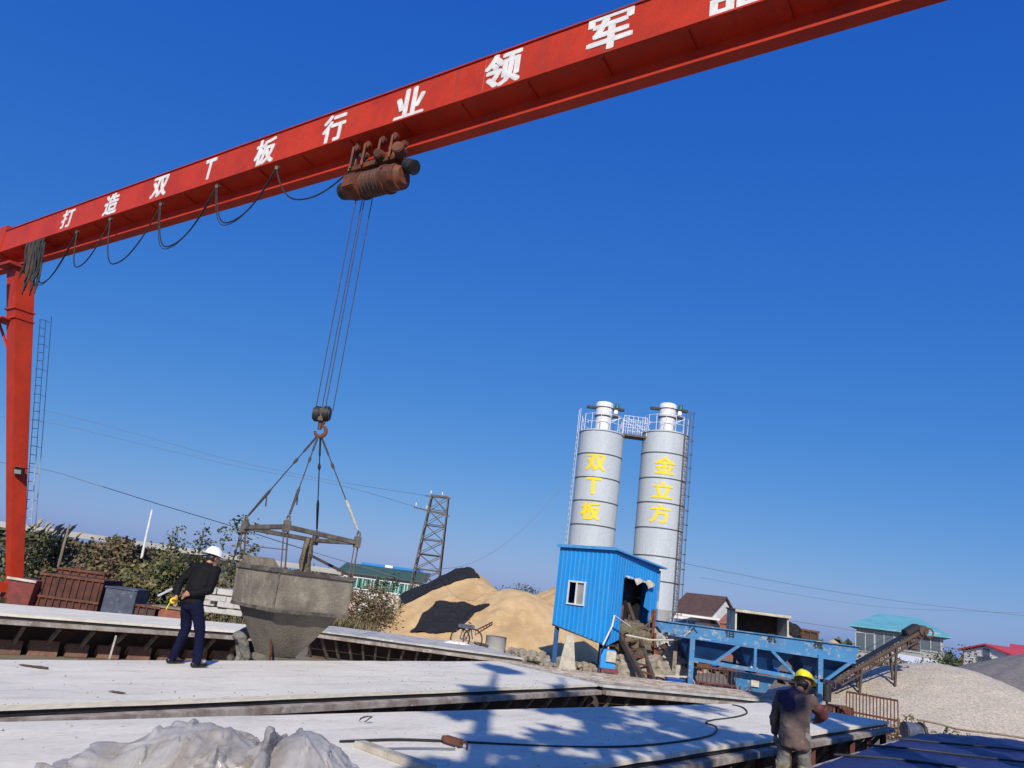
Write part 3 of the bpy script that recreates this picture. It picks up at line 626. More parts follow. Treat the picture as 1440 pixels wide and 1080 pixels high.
# ------------------------------------------------------------------ silos
def silo(cx, cy, r, zb, zt, chars, label, ladder_ang, bands, cage=True):
    t = thing('cement_silo', label, 'silo', (cx, cy, 0), 'pair of cement silos'); c = Vector((cx, cy, 0))
    MB().lathe(c, [(.3, zb - 1.9), (.32, zb - 1.8), (r, zb), (r, zt), (r * .9, zt + .08), (.1, zt + .22)], 56).build('body', M['silo'], t, ang=25)
    zz = zt - .12
    for i, z in enumerate(bands):
        MB().lathe(c, [(r + .002, z - .032), (r + .014, z - .03), (r + .014, z + .03), (r + .002, z + .032)], 56).build('weld_band', M['band'], t)
    MB().lathe(c, [(r - .02, zt - .03), (r + .05, zt - .03), (r + .05, zt + .02), (r - .02, zt + .03)], 56).build('top_rim', M['silo'], t)
    f = c + Vector((-.02, -.2, 0)); q = .46
    MB().lathe(f, [(q * .92, zt), (q * .92, zt + .95), (q, zt + .97), (q, zt + 1.42), (q * 1.04, zt + 1.44), (q * 1.04, zt + 1.66), (q * .9, zt + 1.74), (.05, zt + 1.78)], 28).build('dust_filter', M['white'], t)
    for z in (zt + .96, zt + 1.43): MB().lathe(f, [(q + .005, z - .02), (q + .03, z - .02), (q + .03, z + .02), (q + .005, z + .02)], 28).build('filter_band', M['band'], t)
    zf = zt + 1.46
    MB().box(f + Vector((.78, -.05, zf)), (.62, .26, .12)).box(f + Vector((-.72, -.05, zf - .06)), (.5, .2, .13)).build('clamp_arm', M['black'], t)
    MB().frus(f + Vector((.68, -.1, zf + .02)), f + Vector((.68, -.1, zf + .3)), .13, .1, 14).build('vibrator_motor', M['green'], t)
    MB().box(f + Vector((.62, -.14, zf - .2)), (.2, .2, .24)).build('valve_box', M['white'], t, bevel=.02)
    MB().box(f + Vector((.66, -.1, zf - .42)), (.3, .24, .14)).build('valve_actuator', M['black'], t)
    MB().beam(f + Vector((.42, -.1, zt + .75)), f + Vector((.95, -.1, zt + .98)), .05, .05).beam(f + Vector((.42, -.1, zt + .62)), f + Vector((.78, -.1, zt + .9)), .2, .02).build('strut', M['galv'], t)
    # railing round the roof
    rl = MB(); n = 14
    P = [c + Vector((math.cos(2 * math.pi * i / n) * (r - .05), math.sin(2 * math.pi * i / n) * (r - .05), 0)) for i in range(n)]
    for i in range(n):
        rl.tube([P[i] + Z * zt, P[i] + Z * (zt + .95)], .018, 5)
        for h in (.48, .93): rl.tube([P[i] + Z * (zt + h), P[(i + 1) % n] + Z * (zt + h)], .015, 5)
    rl.build('railing', M['white'], t)
    # ladder with cage
    a = R(ladder_ang); o = Vector((math.cos(a), math.sin(a), 0)); tg = Vector((-o.y, o.x, 0)); b0 = c + o * (r + .14)
    ld = MB()
    for s in (-1, 1): ld.tube([b0 + tg * .2 * s + Z * .3, b0 + tg * .2 * s + Z * (zt + 1.25)], .02, 5)
    z = .6
    while z < zt: ld.tube([b0 - tg * .2 + Z * z, b0 + tg * .2 + Z * z], .013, 5); z += .3
    ld.build('ladder', M['steel' if cage else 'galv'], t)
    cg = MB(); z = 2.6; pr = None
    while z < zt + 1.2 and cage:
        arc = [b0 + tg * .27 * math.cos(u) + o * (.03 + .33 * math.sin(u)) + Z * z for u in [math.pi * k / 8 for k in range(9)]]
        cg.tube(arc, .014, 5); z += .75
    for k in (1, 4, 7) if cage else ():
        u = math.pi * k / 8; p = b0 + tg * .27 * math.cos(u) + o * (.03 + .33 * math.sin(u)); cg.tube([p + Z * 2.6, p + Z * (zt + 1.2)], .011, 5)
    if cage: cg.build('ladder_cage', M['steel'], t)
    for i in range(4):
        u = 2 * math.pi * (i + .5) / 4; p = c + Vector((math.cos(u), math.sin(u), 0)) * (r - .1); MB().frus(p, p + Z * zb, .11, .11, 10).build('leg', M['galv'], t)
    # painted characters, wrapped round the shell
    for ch, px, py, w, h in chars:
        b, gw, gh = glyph(ch, 1.0, 0); g = bmesh.ops.triangulate(b, faces=b.faces)
        for k in range(1, 12):
            bmesh.ops.bisect_plane(b, geom=b.verts[:] + b.edges[:] + b.faces[:], plane_co=((k / 12 - .5) * gw, 0, 0), plane_no=(1, 0, 0))
        b.verts.index_update(); rr = ray(px, py); o2 = Vector((0, 0, EYE))
        A = rr.x ** 2 + rr.y ** 2; B = 2 * ((o2.x - cx) * rr.x + (o2.y - cy) * rr.y); Cc = (o2.x - cx) ** 2 + (o2.y - cy) ** 2 - (r + .02) ** 2
        tt = (-B - math.sqrt(max(B * B - 4 * A * Cc, 0))) / (2 * A); hp = o2 + rr * tt; th0 = math.atan2(hp.y - cy, hp.x - cx); mb = MB()
        for kk, (i, j) in enumerate(((0, 0), (1, .7), (-1, .7), (1, -.7), (-1, -.7))):
            vs = []
            for v in b.verts:
                th = th0 + (v.co.x / gw + i * .034) * w / r; R_ = r + .018 + kk * .001
                vs.append(Vector((cx + math.cos(th) * R_, cy + math.sin(th) * R_, hp.z + (v.co.y / gh + j * .034) * h)))
            mb.add(vs, [[v.index for v in f.verts] for f in b.faces])
        b.free(); mb.build('painted_character', M['yellow'], t, smooth=False, fix=False)
    return t
SY = 41.2
lx = ad(843, 640, SY); rx = ad(934, 640, SY)
def zs(px, py, d=40.0): return ad(px, py, d).z
silo(lx.x + .02, SY, 1.2, 4.6, 11.55, [('双', 837.5, 650, 1.02, .84), ('T', 834, 683, .74, .86), ('板', 830, 718, .98, .9)], 'left pale grey silo with a plain thin ladder, directly behind the blue hut', 186,
     [zs(840, y) for y in (637, 671, 704.5, 739)], False)
silo(rx.x, SY, 1.24, 2.75, 11.95, [('金', 935, 654, 1.04, .92), ('立', 932, 689, 1.06, .84), ('方', 928, 722, .98, .92)], 'right pale grey silo with a dark caged ladder down its right side', -47,
     [zs(932, y) for y in (636, 672, 707, 743, 783, 818)])
wk = thing('catwalk', 'white railed catwalk bridging the tops of the two silos', 'catwalk', ((lx.x + rx.x) / 2, SY, 11.5))
x0, x1 = lx.x + 1.1, rx.x - 1.15
MB().box(((x0 + x1) / 2, SY - .1, 11.62), (x1 - x0 + .1, .8, .1)).build('deck', M['steel'], wk)
rr = MB()
for y in (SY - .48, SY + .28):
    for h in (.35, .7, 1.0): rr.tube([(x0, y, 11.68 + h), (x1, y, 11.68 + h)], .016, 5)
    for k in range(6): rr.tube([(x0 + (x1 - x0) * k / 5, y, 11.68), (x0 + (x1 - x0) * k / 5, y, 12.68)], .018, 5)
    rr.tube([(x0, y, 12.68), (x1, y, 11.9)], .014, 5)
rr.build('railing', M['white'], wk)

# ------------------------------------------------------------------ blue hut
def corrug(mb, a, b, z0a, z0b, z1a, z1b, holes=(), rib=.2, dep=.014, out=None):
    a, b = Vector((*a, 0)), Vector((*b, 0)); L = (b - a).length; d = (b - a) / L; nrm = Vector((d.y, -d.x, 0)) if out is None else Vector(out)
    ss = [(0, 0)]; s = 0
    while s < L - .01:
        for f, o in ((.45, 0), (.55, 1), (.9, 1), (1.0, 0)):
            if s + rib * f < L: ss.append((s + rib * f, o))
        s += rib
    ss.append((L, 0))
    for h in holes: ss += [(h[0], 0), (h[1], 0)]
    ss.sort()
    def P(s, o, z): return a + d * s + nrm * o * dep + Z * z
    for (s0, o0), (s1, o1) in zip(ss, ss[1:]):
        if s1 - s0 < 1e-5: continue
        lo0, lo1 = z0a + (z0b - z0a) * s0 / L, z0a + (z0b - z0a) * s1 / L; hi0, hi1 = z1a + (z1b - z1a) * s0 / L, z1a + (z1b - z1a) * s1 / L
        seg = [(lo0, lo1, hi0, hi1)]
        for h in holes:
            if s0 >= h[0] - 1e-6 and s1 <= h[1] + 1e-6:
                seg = []
                if h[2] > min(lo0, lo1) + .01: seg.append((lo0, lo1, h[2], h[2]))
                seg.append((h[3], h[3], hi0, hi1))
        for l0, l1, h0, h1 in seg:
            mb.add([P(s0, o0, l0), P(s1, o1, l1), P(s1, o1, h1), P(s0, o0, h0)], [(0, 1, 2, 3)])
    return mb
HA, HB, HC = Vector((2.64, 29.8, 0)), Vector((4.45, 28.05, 0)), Vector((6.72, 30.9, 0)); HD = HA + HC - HB
hut = thing('blue_hut', 'bright blue corrugated control hut on stilts with a small window', 'hut', ((HA + HC) / 2))
zt = 4.42; zb = 1.30; LF = (HB - HA).length; LR = (HC - HB).length
w = MB(); corrug(w, HA.xy, HB.xy, 1.62, 1.16, zt, zt, holes=[(.62, 1.36, 2.42, 3.20)]); w.build('front_wall', M['hut'], hut, smooth=False, fix=False)
w = MB(); corrug(w, HB.xy, HC.xy, 1.16, 2.2, zt, zt - .22, holes=[(.85, 2.95, 1.2, 3.55)]); w.build('side_wall', M['hut'], hut, smooth=False, fix=False)
w = MB(); corrug(w, HC.xy, HD.xy, zb, zb, zt - .22, zt - .22); corrug(w, HD.xy, HA.xy, zb, 1.62, zt - .22, zt); w.build('rear_wall', M['hut'], hut, smooth=False, fix=False)
e = (HB - HA).normalized(); f = (HC - HB).normalized()
o1 = [HA - e * .1 - f * .12 + Z * (zt + .02), HB + e * .12 - f * .12 + Z * (zt + .03), HC + e * .25 + f * .2 + Z * (zt - .24), HD - e * .1 + f * .2 + Z * (zt - .24)]
MB().prism(o1, Z * .06).build('roof', M['hut2'], hut)
MB().beam(o1[0] + Z * .035, o1[1] + Z * .035, .03, .11).build('fascia', M['hut2'], hut)
MB().prism([HA + Z * 1.62, HB + Z * 1.2, HB + f * .8 + Z * 1.2, HA + f * .8 + Z * 1.6], -Z * .06).build('floor', M['steel'], hut)
wc = HA + e * .99 + Z * 2.81; wn = Vector((e.y, -e.x, 0))
fr = MB()
for s in (-.37, 0, .37): fr.beam(wc + e * s - Z * .40 + wn * .03, wc + e * s + Z * .40 + wn * .03, .05, .05, up=e)
for s in (-.4, .4): fr.beam(wc - e * .4 + Z * s + wn * .031, wc + e * .4 + Z * s + wn * .031, .05, .055)
win = fr.build('window', M['white'], hut)
MB().box(wc + e * .185 - wn * .02, (.36, .012, .76), Matrix.Rotation(math.atan2(e.y, e.x), 3, 'Z')).build('pane', M['greyglass'], win)
# torn sheet above the opening
tr = MB(); n = 16; op0, op1 = HB + f * .8, HB + f * 3.0; sn = Vector((f.y, -f.x, 0))
for i in range(n + 1):
    p = op0.lerp(op1, i / n); sag = .12 * fbm(i * .45, 2) + .1 * math.sin(i * .9)
    tr.v += [p + sn * .06 + Z * (3.62 + .04 * math.sin(i)), p + sn * (.18 + .06 * fbm(i * .6, 7)) + Z * (3.58 + sag * .6 - .1 * i / n), p + sn * (.2 + .06 * fbm(i * .6, 7)) + Z * (3.54 + sag * .8 - .16 * i / n)]
for i in range(n):
    for k in (0, 1): tr.f.append((i * 3 + k, i * 3 + 3 + k, i * 3 + 4 + k, i * 3 + 1 + k)); tr.m.append(0)
tr.build('torn_flap', M['cream'], hut, fix=False)
MB().prism([HB + f * 2.45 + sn * .04 + Z * 2.65, HB + f * 2.95 + sn * .04 + Z * 2.5, HB + f * 2.95 + sn * .05 + Z * 3.35, HB + f * 2.6 + sn * .05 + Z * 3.3], sn * .02).build('loose_panel', M['hut'], hut)
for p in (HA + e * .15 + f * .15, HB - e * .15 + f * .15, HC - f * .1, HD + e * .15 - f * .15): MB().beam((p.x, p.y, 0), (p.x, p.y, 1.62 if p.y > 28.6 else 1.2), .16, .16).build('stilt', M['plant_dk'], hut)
p = HC; MB().beam((p.x, p.y, 0), (p.x, p.y, 4.1), .1, .1).build('corner_post', M['plant'], hut)
MB().prism([HB + f * .55 - sn * .5 + Z * .9, HB + f * 3.2 - sn * .5 + Z * 2.0, HB + f * 3.2 - sn * .5 + Z * 3.9, HB + f * .55 - sn * .5 + Z * 3.9], -sn * .05).build('dark_interior_plate', M['black'], hut)  # black plate added behind the opening so the interior reads as dark shade
hr = MB(); pp = [ad(848, 907, 27.6), ad(861, 880, 27.6), ad(864, 866, 27.6), ad(886, 881, 28.6)]; hr.tube([pp[0], pp[1], pp[2], pp[3]], .03, 8); hr.build('handrail', M['white'], hut)
# things under the hut
bx = thing('control_cabinet', 'blue cabinet with a pale meter box under the hut corner', 'cabinet', ad(853, 930, 28))
c = az(853, 945, 0); c = Vector((4.55, 28.3, 0))
MB().box(c + Z * .52, (.5, .35, 1.04)).build('body', M['hut'], bx, bevel=.01)
MB().box(c + Vector((.1, -.2, .82)), (.34, .1, .36)).build('meter_box', M['cream'], bx, bevel=.01)
t = thing('red_box', 'dull red steel box standing before the blue cabinet', 'box', (4.55, 27.75, 0)); MB().box((4.55, 27.75, .22), (.56, .36, .44)).build('body', M['redbin'], t, bevel=.015); MB().box((4.55, 27.56, .34), (.3, .03, .05)).build('handle', M['steel'], t)
t = tag(MB().prism([ad(797, 893, 28.9), ad(807, 893, 28.9), Vector((3.55, 28.6, 0)), Vector((2.9, 28.6, 0))], (0, .06, .02)).build('plank', M['palewood']), 'wide weathered board propped under the left end of the hut', 'board')
def rubble(name, label, cat, area, n, sz, m, seed=1, zf=None, flat=.75):
    rnd = random.Random(seed); mb = MB()
    for i in range(n):
        p = area(rnd); s = sz * rnd.uniform(.5, 1.3); b = bmesh.new(); bmesh.ops.create_icosphere(b, subdivisions=1, radius=s)
        Rm = Matrix.Rotation(rnd.uniform(0, 6.3), 3, 'Z') @ Matrix.Rotation(rnd.uniform(-.5, .5), 3, 'X')
        for v in b.verts: v.co = Rm @ Vector((v.co.x * rnd.uniform(.9, 1.3), v.co.y * .9, v.co.z * flat)) * rnd.uniform(.82, 1.12)
        b.verts.index_update(); mb.add([Vector(p) + v.co for v in b.verts], [[v.index for v in f.verts] for f in b.faces]); b.free()
    o = mb.build(name, m, None, fix=False, ang=20); return tag(o, label, cat)
tag(rubble('rubble', 'rubble', 'x', lambda r: (lambda u: (1.3 + 3.0 * u + r.uniform(-.3, .3), 33.5 - 4.3 * u + r.uniform(-.6, .6), r.uniform(0, .35)))(r.random()), 130, .2, M['stone'], 3), 'low band of broken stone between sand and hut', 'rubble', kind='stuff')
tag(rubble('rubble', 'rubble', 'x', lambda r: (r.uniform(2.6, 6.8), r.uniform(29.2, 31), r.uniform(0, .3)), 120, .17, M['stone'], 5), 'cement rubble lying in the shade under the blue hut', 'rubble', kind='stuff')

# mixer skip track and caked mixer beside the hut
mx = thing('mixer_machine', 'cement-caked mixer with an inclined black skip track beside the blue hut', 'mixer', (5.9, 29.3, 0))
for (x1, y1, x2, y2, d1, d2) in ((882, 848, 925, 975, 30.2, 27.6), (868, 888, 908, 962, 29.0, 27.4)):
    MB().beam(ad(x1, y1, d1), ad(x2, y2, d2), .13, .17).build('track_beam', M['steel'], mx)
rg = MB()
for k in range(9):
    u = k / 8; rg.beam(ad(868, 888, 29.0).lerp(ad(908, 962, 27.4), u), ad(882, 848, 30.2).lerp(ad(925, 975, 27.6), .25 + .75 * u), .06, .06)
rg.build('track_rung', M['rust'], mx)
def lump(name, c, sz, m, parent, seed, amp=.25, fr_=1.6):
    b = bmesh.new(); bmesh.ops.create_icosphere(b, subdivisions=5, radius=1)
    for v in b.verts:
        q = Vector([math.copysign(abs(a) ** .7, a) for a in v.co]); p = Vector((q.x * sz[0], q.y * sz[1], q.z * sz[2])); k = 1 + amp * fbm(p.x * fr_ + seed, p.y * fr_, p.z * fr_) + amp * .5 * noise.ridged_multi_fractal(p * fr_ * 2 + Vector((seed, 0, 0)), 1, 2, 4, 1, 2) - amp * .4
        v.co = Vector(c) + p * k
    b.verts.index_update(); mb = MB().add([v.co.copy() for v in b.verts], [[v.index for v in f.verts] for f in b.faces]); b.free()
    return mb.build(name, m, parent, fix=False, ang=60)
lump('mixer_drum', (5.55, 29.6, 1.35), (.75, .6, .7), M['moss'], mx, 3, .3)
lump('caked_base', (5.7, 29.0, .45), (.95, .6, .5), M['stone'], mx, 8, .35)
for x, y in ((5.0, 29.3), (6.2, 29.2), (5.2, 30.1), (6.3, 30.0)): MB().beam((x, y, 0), (x + .1, y, 2.6), .1, .1).build('frame_post', M['rust'], mx)
for a, b_ in (((5.0, 29.3, 1.9), (6.25, 29.2, 1.9)), ((5.0, 29.3, .9), (6.2, 29.2, 2.2)), ((6.2, 29.2, .2), (6.3, 30, 2.4)), ((5.1, 28.9, .2), (5.4, 29.3, 2.3))): MB().beam(a, b_, .07, .07).build('frame_brace', M['steel'], mx)
MB().box((5.75, 28.7, .95), (.4, .3, .42), Matrix.Rotation(.5, 3, 'Y')).build('motor', M['steel'], mx, bevel=.05)
MB().box((6.25, 30.4, 1.5), (1.2, .05, 1.0)).build('back_panel', M['greyplaster'], mx)
tag(lump('cement_heap', (7.15, 30.0, .65), (.85, .7, .95), M['conc2'], None, 5, .35), 'pale heap of spilled hardened cement between hut and hopper', 'cement heap')
sc = thing('scrap_trestle', 'dark crossed scrap angle irons leaning on the pale cement heap', 'scrap', (7.0, 28.9, 0))
for a, b_ in (((918, 905), (945, 955)), ((938, 905), (918, 930)), ((925, 918), (950, 957)), ((921, 890), (921, 948))): MB().beam(ad(*a, 28.9), ad(*b_, 28.6), .09, .09).build('angle_bar', M['rust'], sc)
MB().beam(ad(950, 905, 28.8), ad(946, 956, 28.6), .14, .14).build('post', M['bracket'], sc)
MB().tube([ad(880, 893, 28.4), ad(915, 900, 28.3), ad(950, 900, 28.2), ad(962, 895, 28.0), ad(971, 887, 27.9)], .035, 7).build('hose', M['cream'], sc)
t = thing('olive_wall', 'dark olive sheet wall behind the right silo foot', 'wall', (8.3, 43, 0)); MB().box((8.2, 43.2, 1.35), (4.2, .12, 2.7)).build('sheet', M['greenroof'], t); MB().box((8.2, 43.1, 2.72), (4.3, .16, .06)).build('cap', M['greyplaster'], t)
t = thing('fence_rail', 'low white rail strip by the blue crate', 'rail', (6.9, 27.8, 0)); MB().beam(ad(918, 950, 28.3), ad(972, 952, 28.0), .05, .05).build('rail', M['cream'], t); [MB().beam(ad(x, 951, 28.2), ad(x, 968, 28.2), .04, .04).build('post', M['rust'], t) for x in (925, 945, 965)]
t = thing('blue_crate', 'small blue plastic crate on the ground left of the hopper post', 'crate', (6.9, 27.6, 0)); c = ad(948, 962, 27.6); MB().box((c.x, c.y, .25), (.55, .35, .3)).build('body', M['bluebox'], t, bevel=.02); MB().box((c.x, c.y, .41), (.6, .4, .04)).build('rim', M['bluebox'], t)

# ------------------------------------------------------------------ batching plant
bp = thing('batching_plant', 'faded blue aggregate batching hopper on posts with black characters', 'batching plant', (9.8, 28.6, 0))
PX0, PX1, PYF = 6.45, 13.3, 28.0
PYB = 30.2
def pz(x): return 2.2
for nm, y, m_ in (('front_panel', PYF, 'plant'), ('rear_panel', PYB, 'plant')):
    MB().prism([(PX0, y, 2.22), (PX0 + .35, y, 1.84), (PX1 - .15, y, 1.70), (PX1, y, 2.22)], (0, .05, 0)).build(nm, M[m_], bp)
for x in (PX0, PX1 - .06): MB().beam((x + .03, PYF, 2.2), (x + .03, PYB, 2.2), .05, .06).build('end_rail', M['plant'], bp)
MB().beam((PX0, PYF - .02, 2.235), (PX1, PYF - .02, 2.235), .1, .035).build('top_edge', M['plant'], bp)
MB().beam((PX0 + .35, PYF - .02, 1.80), (PX1 - .15, PYF - .02, 1.68), .09, .05).build('lower_flange', M['plant'], bp)
for x0, x1 in ((6.95, 9.0), (9.05, 11.15), (11.2, 13.15)):
    cx = (x0 + x1) / 2
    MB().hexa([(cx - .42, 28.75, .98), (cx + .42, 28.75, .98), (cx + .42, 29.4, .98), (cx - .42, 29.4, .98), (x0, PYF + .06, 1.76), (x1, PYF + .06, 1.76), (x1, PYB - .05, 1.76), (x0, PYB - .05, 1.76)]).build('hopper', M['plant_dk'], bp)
    MB().box((cx, 29.05, .9), (.7, .6, .12)).build('hopper_gate', M['rust'], bp)
    MB().frus((cx - .5, 28.65, 1.05), (cx - .15, 28.6, 1.0), .07, .07, 10).build('air_cylinder', M['galv'], bp)
    MB().box((cx + .48, 28.68, 1.02), (.28, .24, .26)).build('vibrator', M['bluebox'], bp, bevel=.04)
for x, y in ((7.4, PYF - .03), (11.9, PYF - .03), (7.4, PYB), (11.9, PYB)):
    MB().beam((x, y, 0), (x, y, 1.78), .17, .15, up=(0, 1, 0)).build('post', M['plant'], bp)
for y in (PYF - .02, PYB):
    MB().beam((7.48, y, 1.10), (11.82, y, .92), .1, .12).build('chord', M['plant'], bp)
    for a, b_ in (((8.2, 1.06), (9.05, 1.76)), ((9.62, 1.02), (9.62, 1.74)), ((10.2, 1.72), (11.1, .96)), ((12.0, .9), (13.0, 1.70))):
        MB().beam((a[0], y - .01, a[1]), (b_[0], y - .01, b_[1]), .085, .1).build('brace', M['plant'], bp)
# weigh hopper and belt below
MB().hexa([(9.25, 28.5, .18), (10.15, 28.5, .18), (10.15, 29.3, .18), (9.25, 29.3, .18), (8.95, 28.35, .88), (10.55, 28.35, .84), (10.55, 29.5, .84), (8.95, 29.5, .88)]).build('weigh_hopper', M['plant'], bp)
MB().box((9.8, 28.4, .55), (.28, .06, .22)).build('hatch', M['cream'], bp)
MB().beam((9.2, 28.36, .22), (10.3, 28.36, .16), .06, .08).beam((9.4, 28.3, 0), (9.4, 28.3, .2), .07, .07).beam((10.1, 28.3, 0), (10.1, 28.3, .2), .07, .07).build('weigh_frame', M['plant'], bp)
MB().beam((7.4, 29.0, .82), (12.6, 29.0, .70), .6, .05).build('belt', M['black'], bp)
rl = MB()
for k in range(12): rl.frus((7.6 + k * .42, 28.7, .74 - k * .01), (7.6 + k * .42, 29.3, .74 - k * .01), .045, .045, 8)
rl.build('belt_roller', M['rust'], bp)
for ch, px, py in (('久', 975, 883), ('佰', 1026.5, 890), ('机', 1085, 897), ('械', 1150.5, 906)):
    p = ad(px, py, PYF - .012); flat_glyph(ch, .32, .3, p, (1, 0, 0), (0, 0, 1), M['ink'], bp, bold=.03)
# loading guard on top: three-sided shade box
gd = thing('hopper_guard', 'open cement-crusted steel guard box on top of the blue hopper', 'guard box', (10, 28.5, 2.2))
MB().box((10.0, 29.5, 2.6), (1.9, .05, .74)).build('back_plate', M['brownblack'], gd)
for x in (9.06, 10.94): MB().hexa([(x - .03, 28.45, 2.22), (x + .03, 28.45, 2.22), (x + .03, 29.48, 2.22), (x - .03, 29.48, 2.22), (x - .03, 28.5, 2.9), (x + .03, 28.5, 2.9), (x + .03, 29.48, 2.97), (x - .03, 29.48, 2.97)]).build('side_plate', M['cream'], gd)
MB().box((10.0, 28.98, 2.96), (2.02, 1.1, .05), Matrix.Rotation(.06, 3, 'X')).build('top_plate', M['brownblack'], gd)
MB().beam((9.0, 28.42, 2.93), (11.02, 28.42, 2.93), .06, .1).build('top_rim', M['cream'], gd, bevel=.01)
def pileP(x, y): return 2.05 + cone(x, y, 11.6, 29.1, .32, .42, .2) + .02 * fbm(x * 4, y * 4)
for fn, lab, cx, cy, h, r in ((None, 'small tan gravel load beside the guard box on the hopper', 11.15, 29.0, .34, .62), (None, 'small yellow sand load at the right end of the hopper', 12.9, 29.2, .38, .55)):
    mb = MB(); n = 22
    prof = [(r * (1 - k / 7) + .01, 2.0 + h * (k / 7) ** .9) for k in range(8)]
    tag(mb.lathe((cx, cy, 0), prof, n).build('aggregate_load', M['sand'] if cx > 12 else M['gravel'], fix=True), lab, 'aggregate load', 'loads on the hopper')
tag(lump('tarp_bundle', (11.35, 29.7, 2.45), (.42, .35, .28), M['net'], None, 2, .3), 'black bundled tarpaulin beside the guard box', 'tarpaulin')
t = thing('rusty_trough', 'rusty dark steel trough lying on the far edge of the hopper', 'trough', (12.0, 30.1, 2.2)); MB().box((12.05, 30.2, 2.42), (1.25, .5, .3), Matrix.Rotation(.03, 3, 'Y')).build('body', M['brownblack'], t); MB().beam((11.4, 29.93, 2.6), (12.7, 29.93, 2.56), .08, .07).build('rim', M['rust'], t); [MB().box((11.5 + k * .28, 29.93, 2.42), (.05, .05, .3)).build('rib', M['rust'], t) for k in range(5)]
# belt conveyor
cv = thing('belt_conveyor', 'dark inclined belt conveyor rising to the right of the hopper', 'conveyor', ad(1155, 965, 28.3))
a, b_ = ad(1160, 962, 28.4), ad(1292, 886, 28.4); d = (b_ - a).normalized(); nn = Vector((-d.z, 0, d.x))
for y in (-.28, .28):
    MB().beam(a + Vector((0, y, 0)), b_ + Vector((0, y, 0)), .06, .1).beam(a + Vector((0, y, 0)) - nn * .22 + d * .4, b_ + Vector((0, y, 0)) - nn * .22 - d * .2, .05, .05).build('truss_chord', M['steel'], cv)
    tr = MB()
    for k in range(13): tr.beam(a.lerp(b_, k / 13) + Vector((0, y, 0)), a.lerp(b_, (k + .5) / 13) + Vector((0, y, 0)) - nn * .22, .03, .03).beam(a.lerp(b_, (k + 1) / 13) + Vector((0, y, 0)), a.lerp(b_, (k + .5) / 13) + Vector((0, y, 0)) - nn * .22, .03, .03)
    tr.build('truss_web', M['rust'], cv)
MB().beam(a + nn * .08, b_ + nn * .08, .5, .03, up=nn).build('belt', M['black'], cv)
MB().frus(b_ - Vector((0, .36, 0)), b_ + Vector((0, .36, 0)), .17, .17, 16).build('head_drum', M['steel'], cv)
MB().box(b_ - d * .3 + nn * .17 + Vector((0, -.1, 0)), (.55, .4, .2), Matrix.Rotation(-math.atan2(d.z, d.x), 3, 'Y')).build('drive_cover', M['black'], cv, bevel=.03)
MB().torus(b_ + Vector((.16, -.38, -.06)), .15, .03, (0, 1, 0), 18, 6).build('drive_pulley', M['rust'], cv)
MB().box(b_ - d * .5 - nn * .35, (.34, .3, .3)).build('motor', M['steel'], cv, bevel=.04)
for u in (.35, .72):
    p = a.lerp(b_, u); MB().beam((p.x - .12, p.y - .25, 0), p - Vector((0, .25, .1)), .07, .07).beam((p.x + .25, p.y + .25, 0), p + Vector((0, .25, -.1)), .07, .07).build('leg', M['steel'], cv)

# ------------------------------------------------------------------ people
ICO = None
def blob(name, caps, m, parent, frame, vox=.014, rough=0, seed=0, sm=4):
    """one closed skin grown over tapering limbs: caps = (p, radii, q, radii)"""
    b = bmesh.new()
    for p, r, q, r2 in caps:
        p, q = Vector(p), Vector(q); r = Vector(r if isinstance(r, (tuple, list)) else (r, r, r)); r2 = Vector(r2 if isinstance(r2, (tuple, list)) else (r2, r2, r2))
        n = max(2, int((q - p).length / (min(min(r), min(r2)) * .45)) + 1) if (q - p).length > 1e-4 else 1
        for i in range(n):
            t = i / (n - 1) if n > 1 else 0; c = p.lerp(q, t); rr = r.lerp(r2, t)
            bmesh.ops.create_icosphere(b, subdivisions=2, radius=1, matrix=Matrix.Translation(c) @ Matrix.Diagonal((rr.x, rr.y, rr.z, 1)))
    me = bpy.data.meshes.new('t'); b.to_mesh(me); b.free(); o = bpy.data.objects.new('t', me); C.objects.link(o)
    md = o.modifiers.new('r', 'REMESH'); md.mode = 'VOXEL'; md.voxel_size = vox
    ms = o.modifiers.new('s', 'SMOOTH'); ms.iterations = sm; ms.factor = .5
    bpy.context.view_layer.update()
    m2 = bpy.data.meshes.new_from_object(o.evaluated_get(bpy.context.evaluated_depsgraph_get()))
    bpy.data.objects.remove(o); bpy.data.meshes.remove(me)
    mb = MB(); vs = []
    for v in m2.vertices:
        p = v.co.copy()
        if rough: p += v.normal * rough * (fbm(p.x * 14 + seed, p.y * 14, p.z * 7) + .6 * math.sin(p.z * 38 + 5 * fbm(p.x * 5, p.y * 5, p.z * 5 + seed)))
        vs.append(frame @ p)
    mb.add(vs, [list(f.vertices) for f in m2.polygons]); bpy.data.meshes.remove(m2)
    return mb.build(name, m, parent, fix=False, ang=75)
def fingers(w, d, side, curl, n0):
    """caps of a hand: wrist w, direction d, palm side vector, curl vector"""
    w, d, side, curl = Vector(w), Vector(d).normalized(), Vector(side).normalized(), Vector(curl).normalized(); out = [(w, .026, w + d * .075, (.034, .03, .03))]
    for i, L in enumerate((.066, .076, .07, .056)):
        o = side * (.03 - .019 * i); a = w + d * .082 + o; k = a + d * L * .5 + curl * L * .15; e = k + d * L * .25 + curl * L * .42
        out += [(a, .0105, k, .0095), (k, .0095, e, .008)]
    a = w + d * .03 + side * .03; out += [(a, .013, a + side * .03 + d * .03, .011), (a + side * .03 + d * .03, .011, a + side * .025 + d * .055 + curl * .02, .009)]
    return out
